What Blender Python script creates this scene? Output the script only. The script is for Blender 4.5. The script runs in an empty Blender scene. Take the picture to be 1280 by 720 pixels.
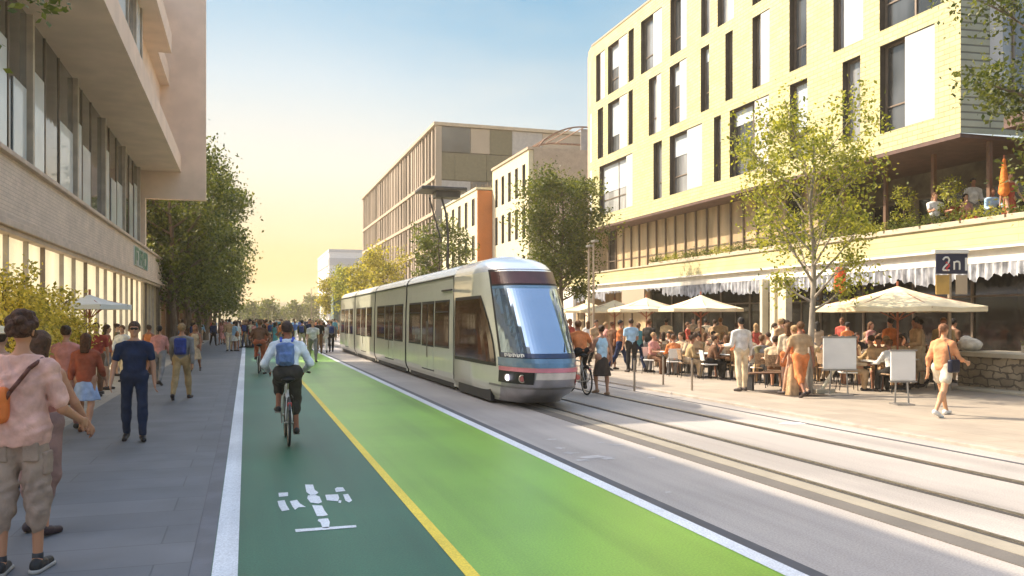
import bpy, bmesh, math, random
import numpy as np
from mathutils import Vector
R = math.radians
random.seed(7); np.random.seed(7)
scene = bpy.context.scene
COL = scene.collection

# ------------------------------------------------------------------ camera
EYE = 1.85; F = 1050.0; HZ = 398.0; YAW = math.atan(332.0/F)
SY, CY = math.sin(YAW), math.cos(YAW)
cam_d = bpy.data.cameras.new('camera'); cam = bpy.data.objects.new('camera', cam_d); COL.objects.link(cam)
cam.location = (0, 0, EYE); cam.rotation_euler = (R(90), 0, -YAW)
cam_d.sensor_width = 36; cam_d.lens = 36*F/1280; cam_d.shift_y = (HZ-360)/1280
cam_d.clip_start = 0.05; cam_d.clip_end = 6000
scene.camera = cam

# ------------------------------------------------------------------ world, sun, exposure
SUN_EL = 41.0
SUN_TRAVEL = (0.76, -0.65)                      # horizontal direction in which sunlight travels
scene.view_settings.view_transform = 'Standard'
scene.view_settings.look = 'None'
scene.view_settings.gamma = 1.0
scene.view_settings.exposure = 2.2
world = bpy.data.worlds.new('World'); scene.world = world; world.use_nodes = True
nt = world.node_tree; nt.nodes.clear()
N = nt.nodes.new; L = nt.links.new
out = N('ShaderNodeOutputWorld'); mixs = N('ShaderNodeMixShader')
bg1 = N('ShaderNodeBackground'); bg2 = N('ShaderNodeBackground')
sky = N('ShaderNodeTexSky'); sky.sky_type = 'NISHITA'; sky.sun_disc = False
sky.sun_elevation = R(SUN_EL); sky.sun_rotation = math.atan2(-SUN_TRAVEL[0], -SUN_TRAVEL[1])
sky.dust_density = 2.0; sky.air_density = 1.0
tint = N('ShaderNodeMix'); tint.data_type = 'RGBA'; tint.blend_type = 'MULTIPLY'; tint.inputs[0].default_value = 1.0
tint.inputs[7].default_value = (1.0, 0.90, 0.76, 1)
L(sky.outputs[0], tint.inputs[6]); L(tint.outputs[2], bg1.inputs[0]); bg1.inputs[1].default_value = 0.15
tc = N('ShaderNodeTexCoord'); sep = N('ShaderNodeSeparateXYZ'); L(tc.outputs['Generated'], sep.inputs[0])
def ramp(stops, fac):
    r = N('ShaderNodeValToRGB'); e = r.color_ramp.elements
    while len(e) < len(stops): e.new(0.5)
    for k, (p, c) in enumerate(stops):
        e[k].position = p; e[k].color = (*c, 1)
    L(fac, r.inputs[0]); return r
def s2l(r, g, b): return tuple(((c/255)/12.92 if c/255 <= .04045 else ((c/255+.055)/1.055)**2.4) for c in (r, g, b))
warm = ramp([(0.0, s2l(238,172,74)), (0.03, s2l(248,196,96)), (0.06, s2l(252,218,145)), (0.10, s2l(252,232,185)), (0.17, s2l(250,243,228)), (0.27, s2l(220,232,239)), (0.38, s2l(160,202,230))], sep.outputs[2])
cool = ramp([(0.0, s2l(247,222,170)), (0.06, s2l(250,238,212)), (0.12, s2l(236,237,232)), (0.20, s2l(207,223,232)), (0.32, s2l(140,190,221)), (0.45, s2l(112,170,212))], sep.outputs[2])
dot = N('ShaderNodeVectorMath'); dot.operation = 'DOT_PRODUCT'; dot.inputs[1].default_value = (-0.12, 0.99, 0)
L(tc.outputs['Generated'], dot.inputs[0])
mr = N('ShaderNodeMapRange'); mr.inputs[1].default_value = 0.985; mr.inputs[2].default_value = 0.84; mr.interpolation_type = 'SMOOTHSTEP'
L(dot.outputs['Value'], mr.inputs[0])
mixc = N('ShaderNodeMix'); mixc.data_type = 'RGBA'; L(mr.outputs[0], mixc.inputs[0]); L(warm.outputs[0], mixc.inputs[6]); L(cool.outputs[0], mixc.inputs[7])
# thin high cloud veil
mp = N('ShaderNodeMapping'); mp.inputs['Scale'].default_value = (1.2, 1.2, 5.0); L(tc.outputs['Generated'], mp.inputs[0])
cn = N('ShaderNodeTexNoise'); cn.inputs['Scale'].default_value = 2.2; cn.inputs['Detail'].default_value = 6; L(mp.outputs[0], cn.inputs[0])
cr = N('ShaderNodeMapRange'); cr.inputs[1].default_value = 0.45; cr.inputs[2].default_value = 0.8; cr.inputs[4].default_value = 0.35; L(cn.outputs[0], cr.inputs[0])
cm = N('ShaderNodeMix'); cm.data_type = 'RGBA'; L(cr.outputs[0], cm.inputs[0]); L(mixc.outputs[2], cm.inputs[6]); cm.inputs[7].default_value = (*s2l(250,243,228), 1)
L(cm.outputs[2], bg2.inputs[0]); bg2.inputs[1].default_value = 0.238
mz = N('ShaderNodeMapRange'); mz.inputs[1].default_value = 0.38; mz.inputs[2].default_value = 0.62; mz.interpolation_type = 'SMOOTHSTEP'
L(sep.outputs[2], mz.inputs[0])
L(mz.outputs[0], mixs.inputs[0]); L(bg2.outputs[0], mixs.inputs[1]); L(bg1.outputs[0], mixs.inputs[2]); L(mixs.outputs[0], out.inputs[0])

sd = bpy.data.lights.new('sun', 'SUN'); sd.energy = 2.0; sd.angle = R(0.6); sd.color = (1.0, 0.86, 0.66)
so = bpy.data.objects.new('sun', sd); COL.objects.link(so)
hv = Vector((*SUN_TRAVEL, 0)).normalized()
so.rotation_euler = Vector((hv.x*math.cos(R(SUN_EL)), hv.y*math.cos(R(SUN_EL)), -math.sin(R(SUN_EL)))).to_track_quat('-Z', 'Y').to_euler()
so.location = (-20, 20, 30)

# ------------------------------------------------------------------ survey helpers (photo reading -> metres)
def ray(px):
    r = (px-640)/F
    return SY + r*CY, CY - r*SY
def G(px, py, z=0.0):                        # ground point at height z
    D = (EYE-z)*F/(py-HZ); a, b = ray(px); return (a*D, b*D, z)
def YX(px, X):                               # Y where the sight line meets the plane X
    a, b = ray(px); return X*b/a
def ATD(px, D, z=0.0):
    a, b = ray(px); return (a*D, b*D, z)

# ------------------------------------------------------------------ materials
def newmat(name):
    m = bpy.data.materials.new(name); m.use_nodes = True; t = m.node_tree
    return m, t, t.nodes['Principled BSDF']
def noise_mix(t, c1, c2, scale, detail=4, coord='Object', lo=.35, hi=.65, stretch=None):
    tc = t.nodes.new('ShaderNodeTexCoord'); n = t.nodes.new('ShaderNodeTexNoise'); n.inputs['Scale'].default_value = scale; n.inputs['Detail'].default_value = detail
    src = tc.outputs[coord]
    if stretch:
        mp = t.nodes.new('ShaderNodeMapping'); mp.inputs['Scale'].default_value = stretch; t.links.new(src, mp.inputs[0]); src = mp.outputs[0]
    t.links.new(src, n.inputs[0])
    mr = t.nodes.new('ShaderNodeMapRange'); mr.inputs[1].default_value = lo; mr.inputs[2].default_value = hi; t.links.new(n.outputs[0], mr.inputs[0])
    mx = t.nodes.new('ShaderNodeMix'); mx.data_type = 'RGBA'; t.links.new(mr.outputs[0], mx.inputs[0])
    mx.inputs[6].default_value = (*c1, 1); mx.inputs[7].default_value = (*c2, 1)
    return mx, n, src
def mat(name, c, rough=.6, metal=0, var=.15, scale=3, bump=0, bscale=40, stretch=None, coat=0, spec=.5):
    m, t, b = newmat(name)
    c1 = tuple(x*(1-var) for x in c); c2 = tuple(min(1, x*(1+var)) for x in c)
    mx, n, src = noise_mix(t, c1, c2, scale, stretch=stretch)
    t.links.new(mx.outputs[2], b.inputs['Base Color'])
    b.inputs['Roughness'].default_value = rough; b.inputs['Metallic'].default_value = metal
    b.inputs['Coat Weight'].default_value = coat; b.inputs['Specular IOR Level'].default_value = spec
    if bump:
        n2 = t.nodes.new('ShaderNodeTexNoise'); n2.inputs['Scale'].default_value = bscale; n2.inputs['Detail'].default_value = 5; t.links.new(src, n2.inputs[0])
        bp = t.nodes.new('ShaderNodeBump'); bp.inputs['Strength'].default_value = bump; bp.inputs['Distance'].default_value = .02
        t.links.new(n2.outputs[0], bp.inputs['Height']); t.links.new(bp.outputs[0], b.inputs['Normal'])
    return m
def objcol(name, rough=.8, var=.18, scale=9, bump=.25, bscale=18, sub=0):
    m, t, b = newmat(name)
    oi = t.nodes.new('ShaderNodeObjectInfo'); mx, n, src = noise_mix(t, (1-var,)*3, (1+var,)*3, scale)
    mu = t.nodes.new('ShaderNodeMix'); mu.data_type = 'RGBA'; mu.blend_type = 'MULTIPLY'; mu.inputs[0].default_value = 1
    t.links.new(oi.outputs['Color'], mu.inputs[6]); t.links.new(mx.outputs[2], mu.inputs[7]); t.links.new(mu.outputs[2], b.inputs['Base Color'])
    b.inputs['Roughness'].default_value = rough; b.inputs['Specular IOR Level'].default_value = .25
    if bump:
        n2 = t.nodes.new('ShaderNodeTexNoise'); n2.inputs['Scale'].default_value = bscale; n2.inputs['Detail'].default_value = 4; n2.inputs['Distortion'].default_value = .8; t.links.new(src, n2.inputs[0])
        bp = t.nodes.new('ShaderNodeBump'); bp.inputs['Strength'].default_value = bump; bp.inputs['Distance'].default_value = .03
        t.links.new(n2.outputs[0], bp.inputs['Height']); t.links.new(bp.outputs[0], b.inputs['Normal'])
    if sub: b.inputs['Subsurface Weight'].default_value = sub; b.inputs['Subsurface Scale'].default_value = .02
    return m
def bricks(name, c1, c2, mortar, bw, rh, axes, mort=.01, rough=.8, bump=.5, off=.5, dirt=.12, warp=0):
    """axes: which world axes run along (u, v) of the courses"""
    m, t, b = newmat(name)
    tc = t.nodes.new('ShaderNodeTexCoord'); sp = t.nodes.new('ShaderNodeSeparateXYZ'); cb = t.nodes.new('ShaderNodeCombineXYZ')
    geo = t.nodes.new('ShaderNodeNewGeometry')
    t.links.new(geo.outputs['Position'], sp.inputs[0])
    t.links.new(sp.outputs[axes[0]], cb.inputs[0]); t.links.new(sp.outputs[axes[1]], cb.inputs[1])
    br = t.nodes.new('ShaderNodeTexBrick'); t.links.new(cb.outputs[0], br.inputs[0])
    br.inputs['Color1'].default_value = (*c1, 1); br.inputs['Color2'].default_value = (*c2, 1); br.inputs['Mortar'].default_value = (*mortar, 1)
    br.inputs['Scale'].default_value = 1; br.inputs['Brick Width'].default_value = bw; br.inputs['Row Height'].default_value = rh
    br.inputs['Mortar Size'].default_value = mort; br.inputs['Mortar Smooth'].default_value = .3; br.offset = off
    n = t.nodes.new('ShaderNodeTexNoise'); n.inputs['Scale'].default_value = 1.3; n.inputs['Detail'].default_value = 7; t.links.new(cb.outputs[0], n.inputs[0])
    mr = t.nodes.new('ShaderNodeMapRange'); mr.inputs[1].default_value = .3; mr.inputs[2].default_value = .7; mr.inputs[3].default_value = 1-dirt; mr.inputs[4].default_value = 1+dirt; t.links.new(n.outputs[0], mr.inputs[0])
    mu = t.nodes.new('ShaderNodeMix'); mu.data_type = 'RGBA'; mu.blend_type = 'MULTIPLY'; mu.inputs[0].default_value = 1
    t.links.new(br.outputs[0], mu.inputs[6]); t.links.new(mr.outputs[0], mu.inputs[7]); t.links.new(mu.outputs[2], b.inputs['Base Color'])
    if warp:
        wn = t.nodes.new('ShaderNodeTexNoise'); wn.inputs['Scale'].default_value = 3.5; t.links.new(cb.outputs[0], wn.inputs[0])
        vm = t.nodes.new('ShaderNodeVectorMath'); vm.operation = 'MULTIPLY_ADD'; vm.inputs[1].default_value = (warp,)*3; t.links.new(wn.outputs['Color'], vm.inputs[0]); t.links.new(cb.outputs[0], vm.inputs[2]); t.links.new(vm.outputs[0], br.inputs[0])
    b.inputs['Roughness'].default_value = rough
    bp = t.nodes.new('ShaderNodeBump'); bp.inputs['Strength'].default_value = bump; bp.inputs['Distance'].default_value = .01; bp.invert = True
    n3 = t.nodes.new('ShaderNodeTexNoise'); n3.inputs['Scale'].default_value = 60; t.links.new(cb.outputs[0], n3.inputs[0])
    ad = t.nodes.new('ShaderNodeMath'); ad.operation = 'MULTIPLY_ADD'; ad.inputs[1].default_value = .25; t.links.new(n3.outputs[0], ad.inputs[0]); t.links.new(br.outputs['Fac'], ad.inputs[2])
    t.links.new(ad.outputs[0], bp.inputs['Height']); t.links.new(bp.outputs[0], b.inputs['Normal'])
    return m
def road(name, c, var=.25, rough=.55, streak=(1, .12, 1), worn=0):
    m, t, b = newmat(name)
    mx, n, src = noise_mix(t, tuple(x*(1-var) for x in c), tuple(x*(1+var) for x in c), 1.1, 8, 'Object', .3, .7, streak)
    mx2, n2, _ = noise_mix(t, (.82,)*3, (1.15,)*3, 60, 3)
    mu = t.nodes.new('ShaderNodeMix'); mu.data_type = 'RGBA'; mu.blend_type = 'MULTIPLY'; mu.inputs[0].default_value = 1
    t.links.new(mx.outputs[2], mu.inputs[6]); t.links.new(mx2.outputs[2], mu.inputs[7]); last = mu.outputs[2]
    mx3, n3, _ = noise_mix(t, (1-.5*worn,)*3, (1,)*3, 7, 9, 'Object', .38, .5)
    if worn:
        m3 = t.nodes.new('ShaderNodeMix'); m3.data_type = 'RGBA'; m3.blend_type = 'MULTIPLY'; m3.inputs[0].default_value = 1
        t.links.new(last, m3.inputs[6]); t.links.new(mx3.outputs[2], m3.inputs[7]); last = m3.outputs[2]
    m4, n4, _ = noise_mix(t, (.86, .86, .87), (1.06,)*3, .35, 10, 'Object', .4, .62)          # old patches and stains
    q4 = t.nodes.new('ShaderNodeMix'); q4.data_type = 'RGBA'; q4.blend_type = 'MULTIPLY'; q4.inputs[0].default_value = 1; t.links.new(last, q4.inputs[6]); t.links.new(m4.outputs[2], q4.inputs[7])
    m5, n5, _ = noise_mix(t, (.88,)*3, (1.03,)*3, 2.2, 6, 'Object', .36, .5, (1, .02, 1))      # long wheel streaks
    q5 = t.nodes.new('ShaderNodeMix'); q5.data_type = 'RGBA'; q5.blend_type = 'MULTIPLY'; q5.inputs[0].default_value = 1; t.links.new(q4.outputs[2], q5.inputs[6]); t.links.new(m5.outputs[2], q5.inputs[7]); last = q5.outputs[2]
    t.links.new(last, b.inputs['Base Color'])
    b.inputs['Roughness'].default_value = rough; b.inputs['Specular IOR Level'].default_value = .35
    bp = t.nodes.new('ShaderNodeBump'); bp.inputs['Strength'].default_value = .25; bp.inputs['Distance'].default_value = .008
    t.links.new(n2.outputs[0], bp.inputs['Height']); t.links.new(bp.outputs[0], b.inputs['Normal'])
    return m
def glass(name, c, rough=.04, metal=0.0, spec=.9, wav=.02):
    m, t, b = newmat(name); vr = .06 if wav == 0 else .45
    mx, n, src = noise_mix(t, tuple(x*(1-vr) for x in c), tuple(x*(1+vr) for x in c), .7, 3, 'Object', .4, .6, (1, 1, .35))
    t.links.new(mx.outputs[2], b.inputs['Base Color'])
    b.inputs['Roughness'].default_value = rough; b.inputs['Metallic'].default_value = metal; b.inputs['Specular IOR Level'].default_value = spec
    b.inputs['IOR'].default_value = 1.6
    n2 = t.nodes.new('ShaderNodeTexNoise'); n2.inputs['Scale'].default_value = 1.2; t.links.new(src, n2.inputs[0])
    bp = t.nodes.new('ShaderNodeBump'); bp.inputs['Strength'].default_value = wav; bp.inputs['Distance'].default_value = .2
    t.links.new(n2.outputs[0], bp.inputs['Height']); t.links.new(bp.outputs[0], b.inputs['Normal'])
    return m
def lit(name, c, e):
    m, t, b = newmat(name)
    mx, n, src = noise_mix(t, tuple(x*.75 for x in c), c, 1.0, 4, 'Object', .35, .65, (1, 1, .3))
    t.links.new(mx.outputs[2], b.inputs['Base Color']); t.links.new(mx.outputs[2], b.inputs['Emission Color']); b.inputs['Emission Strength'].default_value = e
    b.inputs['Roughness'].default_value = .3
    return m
def leafmat(name, a, bcol, trans=.35):
    m = bpy.data.materials.new(name); m.use_nodes = True; t = m.node_tree; t.nodes.clear()
    o = t.nodes.new('ShaderNodeOutputMaterial'); ms = t.nodes.new('ShaderNodeMixShader'); d = t.nodes.new('ShaderNodeBsdfPrincipled'); tr = t.nodes.new('ShaderNodeBsdfTranslucent')
    g = t.nodes.new('ShaderNodeNewGeometry'); mx = t.nodes.new('ShaderNodeMix'); mx.data_type = 'RGBA'
    mx.inputs[6].default_value = (*a, 1); mx.inputs[7].default_value = (*bcol, 1); t.links.new(g.outputs['Random Per Island'], mx.inputs[0])
    hs = t.nodes.new('ShaderNodeMix'); hs.data_type = 'RGBA'; hs.blend_type = 'MULTIPLY'; hs.inputs[0].default_value = 1; hs.inputs[7].default_value = (1.5, 1.5, .7, 1); t.links.new(mx.outputs[2], hs.inputs[6])
    t.links.new(mx.outputs[2], d.inputs['Base Color']); t.links.new(hs.outputs[2], tr.inputs['Color']); d.inputs['Roughness'].default_value = .5; d.inputs['Specular IOR Level'].default_value = .3
    ms.inputs[0].default_value = trans; t.links.new(d.outputs[0], ms.inputs[1]); t.links.new(tr.outputs[0], ms.inputs[2]); t.links.new(ms.outputs[0], o.inputs[0])
    return m

M = {}
M['ground'] = mat('ground_soil', (.16, .14, .10), .9, var=.3, scale=.2)
M['slab'] = bricks('slate_paving', (.10, .107, .12), (.122, .128, .14), (.07, .075, .083), 1.9, .62, (0, 1), .008, .6, .25, .35, .16)
M['slab_border'] = mat('slate_border', (.095, .10, .115), .6, var=.18, scale=2, bump=.15)
M['pale_pave'] = bricks('pale_paving', (.26, .23, .20), (.30, .27, .23), (.17, .15, .13), .9, .6, (0, 1), .008, .7, .25, .5, .15)
M['white_line'] = road('white_line_paint', (.66, .69, .72), .06, worn=.12)
M['yellow_line'] = road('yellow_line_paint', (.80, .60, .05), .08, worn=.12)
M['dark_green'] = road('dark_green_surfacing', (.024, .115, .062), .16, .5)
M['light_green'] = road('light_green_surfacing', (.215, .42, .04), .09, .34)
M['tramway'] = road('tramway_concrete', (.345, .32, .30), .14, .6)
M['joint'] = mat('joint_channel', (.055, .058, .07), .6)
M['steel'] = mat('rail_steel', (.38, .35, .30), .35, 1, var=.2, scale=8)
M['rail_groove'] = mat('rail_groove', (.035, .032, .03), .8)
M['rail_bed'] = mat('rail_bed_sand', (.25, .225, .18), .8, var=.08, scale=2, bump=.3)
M['rail_bed_dark'] = mat('rail_bed_dark', (.11, .10, .09), .8, var=.08, scale=2, bump=.3)
M['pave_right'] = bricks('warm_paving', (.285, .245, .20), (.33, .28, .225), (.20, .17, .14), 1.2, .6, (1, 0), .008, .75, .2, .5, .12)
M['kerb'] = mat('kerb_stone', (.33, .29, .25), .8, var=.15, bump=.3)
M['stucco'] = mat('blush_render', (.72, .55, .44), .85, var=.07, scale=1.2, bump=.25, bscale=25)
M['stucco_brick'] = bricks('blush_brick', (.62, .48, .39), (.68, .53, .43), (.47, .36, .29), .24, .08, (1, 2), .006, .85, .5)
M['trim'] = mat('stone_trim', (.55, .42, .34), .7, var=.1, bump=.1)
M['mullion'] = mat('bronze_mullion', (.20, .155, .12), .45, .3)
M['mullion_pale'] = mat('pale_mullion', (.42, .36, .30), .5)
M['glass_l'] = glass('grey_window_glass', (.12, .125, .13), .05, .45)
M['glass_w2'] = glass('window_glass_pale', (.42, .43, .43), .08, .25)
M['glass_w3'] = glass('window_glass_deep', (.09, .095, .10), .05, .3)
M['blind'] = mat('pale_blind', (.55, .60, .63), .35, var=.15, scale=.8, coat=.6)
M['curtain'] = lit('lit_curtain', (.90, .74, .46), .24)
M['sign_green'] = mat('green_sign_paint', (.02, .15, .09), .4)
M['brown_wood'] = mat('brown_timber', (.16, .085, .05), .6, var=.25, scale=6, stretch=(1, 1, .15), bump=.2)
M['yellow_brick'] = bricks('yellow_glazed_brick', (.475, .435, .225), (.54, .495, .265), (.33, .295, .15), .42, .155, (1, 2), .016, .7, .8, .5, .13)
M['siding'] = bricks('grey_green_siding', (.30, .31, .23), (.34, .34, .26), (.12, .12, .09), 6.0, .22, (0, 2), .03, .6, .8)
M['shop_band'] = bricks('yellow_board_band', (.50, .45, .23), (.56, .50, .27), (.36, .31, .16), 5.0, .18, (1, 2), .01, .6, .6)
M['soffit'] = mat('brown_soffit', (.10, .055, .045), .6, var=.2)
M['reveal'] = mat('shade_dark_reveal', (.055, .042, .035), .6)  # jamb shade put into the colour of the window reveals
M['glass_w'] = glass('window_glass', (.26, .265, .27), .05, .3)  # lighter grey in the colour stands for sky reflections and curtains
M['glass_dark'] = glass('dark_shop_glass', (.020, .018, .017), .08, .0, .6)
M['screen'] = mat('white_screen', (.50, .49, .47), .5, var=.03)
M['warm_panel'] = mat('warm_panel', (.46, .34, .20), .5, var=.25, scale=1.5, stretch=(1, 1, .2), coat=.3)
M['loggia'] = mat('loggia_wall', (.12, .10, .075), .7, var=.4, scale=1.5)
M['white_fascia'] = mat('white_fascia', (.78, .75, .68), .6, var=.06)
M['fringe'] = mat('blue_grey_fringe', (.34, .35, .38), .85, var=.5, scale=5, stretch=(1, 1, .5))
M['cream_stone'] = mat('cream_pillar', (.62, .56, .42), .7, var=.08, bump=.1)
M['stone'] = bricks('rubble_stone', (.27, .21, .14), (.40, .32, .22), (.15, .12, .09), .38, .17, (1, 2), .022, .9, 1, .5, .45, .28)
M['stone_top'] = mat('stone_coping', (.46, .40, .30), .8, var=.1, bump=.2)
M['taupe'] = mat('taupe_cladding', (.33, .26, .20), .7, var=.14, scale=.15)
M['taupe_dark'] = mat('taupe_glazing', (.12, .11, .10), .25, .2, var=.4, scale=.2)
M['olive'] = mat('olive_panel', (.12, .10, .055), .7, var=.1)
M['lilac'] = mat('pale_grey_panel', (.34, .31, .30), .6, var=.1)
M['cream_wall'] = mat('cream_wall', (.62, .56, .38), .8, var=.06, bump=.1)
M['green_glass'] = glass('green_dark_glass', (.035, .05, .04), .1)
M['orange_wall'] = mat('orange_render', (.50, .15, .025), .7, var=.12, scale=.5)
M['beige_wall'] = mat('beige_render', (.42, .33, .24), .8, var=.08)
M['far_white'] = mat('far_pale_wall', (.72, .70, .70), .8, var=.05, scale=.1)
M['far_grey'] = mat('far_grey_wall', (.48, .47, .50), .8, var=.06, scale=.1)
M['teal'] = mat('teal_grey_box', (.10, .15, .15), .6)
M['tram_body'] = mat('tram_cream_green_paint', (.70, .70, .585), .28, .05, var=.03, coat=.6)
M['tram_roof'] = mat('tram_white_roof', (.70, .74, .78), .25, .2, var=.05, coat=.6)
M['tram_silver'] = mat('tram_silver_bumper', (.42, .40, .42), .3, .6, var=.1, coat=.4)
M['tram_glass'] = glass('tram_glass_warm_reflection', (.085, .042, .022), .06, .1, .7)  # brown streaks painted in for warm reflections of lit buildings
M['windscreen'] = glass('windscreen_glass', (.34, .45, .58), .06, .8, .9, .0)
M['seal'] = mat('black_seal', (.015, .015, .018), .5)
M['display'] = mat('maroon_display', (.075, .022, .02), .3, var=.2)
M['blue_trim'] = mat('blue_grey_trim', (.12, .22, .32), .3, .2, coat=.5)
M['pink_trim'] = mat('pink_red_strip', (.62, .20, .24), .3)
M['redlamp'] = mat('red_lamp_cover', (.45, .05, .05), .2, coat=1)
M['lamp_white'] = lit('headlamp_lens', (.9, .85, 1.0), 1.2)
M['plate'] = mat('pale_front_panel', (.75, .66, .60), .4)
M['bark'] = mat('bark', (.13, .095, .07), .9, var=.35, scale=9, bump=.6, bscale=25, stretch=(1, 1, .25))
M['bark_pale'] = mat('pale_bark', (.30, .26, .21), .9, var=.3, scale=9, bump=.5, bscale=25, stretch=(1, 1, .25))
M['leaf_dark'] = leafmat('leaf_dark', (.030, .050, .012), (.15, .16, .035))
M['leaf_mid'] = leafmat('leaf_mid', (.040, .065, .012), (.16, .17, .035))
M['leaf_lime'] = leafmat('leaf_lime', (.10, .13, .022), (.40, .38, .07), .40)
M['leaf_gold'] = leafmat('leaf_gold', (.12, .12, .02), (.50, .42, .08), .45)
M['leaf_amber'] = leafmat('leaf_amber', (.20, .18, .03), (.80, .64, .16), .45)
M['parasol'] = mat('cream_canvas', (.72, .62, .42), .8, var=.05, bump=.1)
M['parasol_white'] = mat('white_canvas', (.72, .70, .64), .8, var=.05, bump=.1)
M['orange_cloth'] = mat('orange_canvas', (.65, .16, .04), .8, var=.2, scale=8)
M['red_wood'] = mat('reddish_timber', (.32, .10, .05), .6, var=.2)
M['metal_dark'] = mat('dark_metal', (.05, .05, .055), .4, .6)
M['metal_grey'] = mat('grey_metal', (.28, .27, .26), .4, .6)
M['white_paint'] = mat('white_enamel', (.74, .72, .68), .4, var=.05)
M['pole'] = mat('galvanised_pole', (.34, .28, .22), .45, .4)
M['navy_sign'] = mat('navy_sign_face', (.012, .014, .05), .4)
M['red_paint'] = mat('red_sign_paint', (.6, .04, .05), .5)
M['amber'] = mat('amber_panel', (.42, .26, .07), .5)
M['wicker'] = mat('wicker', (.26, .17, .10), .8, var=.4, scale=30)
M['tyre'] = mat('tyre_rubber', (.02, .02, .02), .8)
M['grate'] = mat('tree_pit_soil', (.045, .03, .02), .95, var=.4, scale=12, bump=.6)
M['cloth'] = objcol('cloth', .85, .22, 7, .45, 14)
M['skin'] = objcol('skin', .5, .06, 5, .05, 60, .08)
M['hair'] = objcol('hair', .6, .4, 22, .7, 30)
M['leather'] = objcol('leather', .45, .12, 9, .15)

# ------------------------------------------------------------------ object helpers
ORG = {}
def tag(o, label=None, cat=None, group=None, kind=None):
    for k, v in (('label', label), ('category', cat), ('group', group), ('kind', kind)):
        if v: o[k] = v
    return o
def thing(name, label, cat, loc=(0, 0, 0), group=None):
    o = bpy.data.objects.new(name, None); COL.objects.link(o); o.location = loc; o.empty_display_size = .2
    ORG[o.name] = Vector(loc); return tag(o, label, cat, group)
class MB:
    def __init__(s): s.v = []; s.f = []; s.mi = []; s.cur = 0
    def face(s, pts):
        n = len(s.v); s.v += [tuple(p) for p in pts]; s.f.append(tuple(range(n, n+len(pts)))); s.mi.append(s.cur); return s
    def box(s, x0, x1, y0, y1, z0, z1):
        n = len(s.v)
        s.v += [(x, y, z) for z in (z0, z1) for y in (y0, y1) for x in (x0, x1)]
        s.f += [tuple(n+i for i in q) for q in ((0, 2, 3, 1), (4, 5, 7, 6), (0, 1, 5, 4), (2, 6, 7, 3), (0, 4, 6, 2), (1, 3, 7, 5))]; s.mi += [s.cur]*6; return s
    def mbox(s, m, u0, u1, w0, w1, z0, z1):
        n = len(s.v)
        s.v += [m(u, w, z) for z in (z0, z1) for w in (w0, w1) for u in (u0, u1)]
        s.f += [tuple(n+i for i in q) for q in ((0, 2, 3, 1), (4, 5, 7, 6), (0, 1, 5, 4), (2, 6, 7, 3), (0, 4, 6, 2), (1, 3, 7, 5))]; s.mi += [s.cur]*6; return s
    def tube(s, p0, p1, r0, r1=None, n=8, caps=True):
        r1 = r0 if r1 is None else r1
        a, b = Vector(p0), Vector(p1); d = (b-a)
        if d.length < 1e-6: return s
        d.normalize(); u = d.orthogonal().normalized(); w = d.cross(u); k = len(s.v)
        for p, r in ((a, r0), (b, r1)):
            s.v += [tuple(p+(u*math.cos(t)+w*math.sin(t))*r) for t in [2*math.pi*i/n for i in range(n)]]
        for i in range(n):
            j = (i+1) % n; s.f.append((k+i, k+j, k+n+j, k+n+i)); s.mi.append(s.cur)
        if caps: s.f.append(tuple(k+i for i in range(n))[::-1]); s.f.append(tuple(k+n+i for i in range(n))); s.mi += [s.cur]*2
        return s
    def path(s, pts, r, n=8):
        for i in range(len(pts)-1): s.tube(pts[i], pts[i+1], r, r, n)
        return s
    def torus(s, c, axis, Rr, r, n=28, m=8):
        ax = Vector(axis).normalized(); u = ax.orthogonal().normalized(); w = ax.cross(u); k = len(s.v); c = Vector(c)
        for i in range(n):
            t = 2*math.pi*i/n; dirn = u*math.cos(t)+w*math.sin(t)
            for j in range(m):
                q = 2*math.pi*j/m; s.v.append(tuple(c+dirn*(Rr+r*math.cos(q))+ax*r*math.sin(q)))
        for i in range(n):
            for j in range(m):
                a = k+i*m+j; b = k+i*m+(j+1) % m; c2 = k+((i+1) % n)*m+(j+1) % m; d = k+((i+1) % n)*m+j
                s.f.append((a, b, c2, d)); s.mi.append(s.cur)
        return s
    def lathe(s, c, prof, n=24):
        k = len(s.v); c = Vector(c)
        for (r, z) in prof:
            s.v += [(c.x+r*math.cos(2*math.pi*i/n), c.y+r*math.sin(2*math.pi*i/n), c.z+z) for i in range(n)]
        for a in range(len(prof)-1):
            for i in range(n):
                j = (i+1) % n; s.f.append((k+a*n+i, k+a*n+j, k+(a+1)*n+j, k+(a+1)*n+i)); s.mi.append(s.cur)
        return s
    def build(s, name, mats, parent=None, smooth=False, bevel=0, recalc=True, col=None):
        org = Vector((0, 0, 0))
        if parent is not None: org = ORG[parent.name]
        me = bpy.data.meshes.new(name)
        me.from_pydata([(p[0]-org.x, p[1]-org.y, p[2]-org.z) for p in s.v], [], s.f)
        if not isinstance(mats, (list, tuple)): mats = [mats]
        for m in mats: me.materials.append(m)
        me.polygons.foreach_set('material_index', s.mi)
        if recalc:
            bm = bmesh.new(); bm.from_mesh(me); bmesh.ops.recalc_face_normals(bm, faces=bm.faces); bm.to_mesh(me); bm.free()
        if smooth: me.polygons.foreach_set('use_smooth', [True]*len(me.polygons))
        me.update()
        o = bpy.data.objects.new(name, me); COL.objects.link(o)
        if parent is not None: o.parent = parent; ORG[o.name] = org
        else: ORG[o.name] = org
        if bevel:
            bv = o.modifiers.new('bevel', 'BEVEL'); bv.width = bevel; bv.segments = 2; bv.limit_method = 'ANGLE'
        if col: o.color = (*col, 1)
        return o
CHILD = {}
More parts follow.
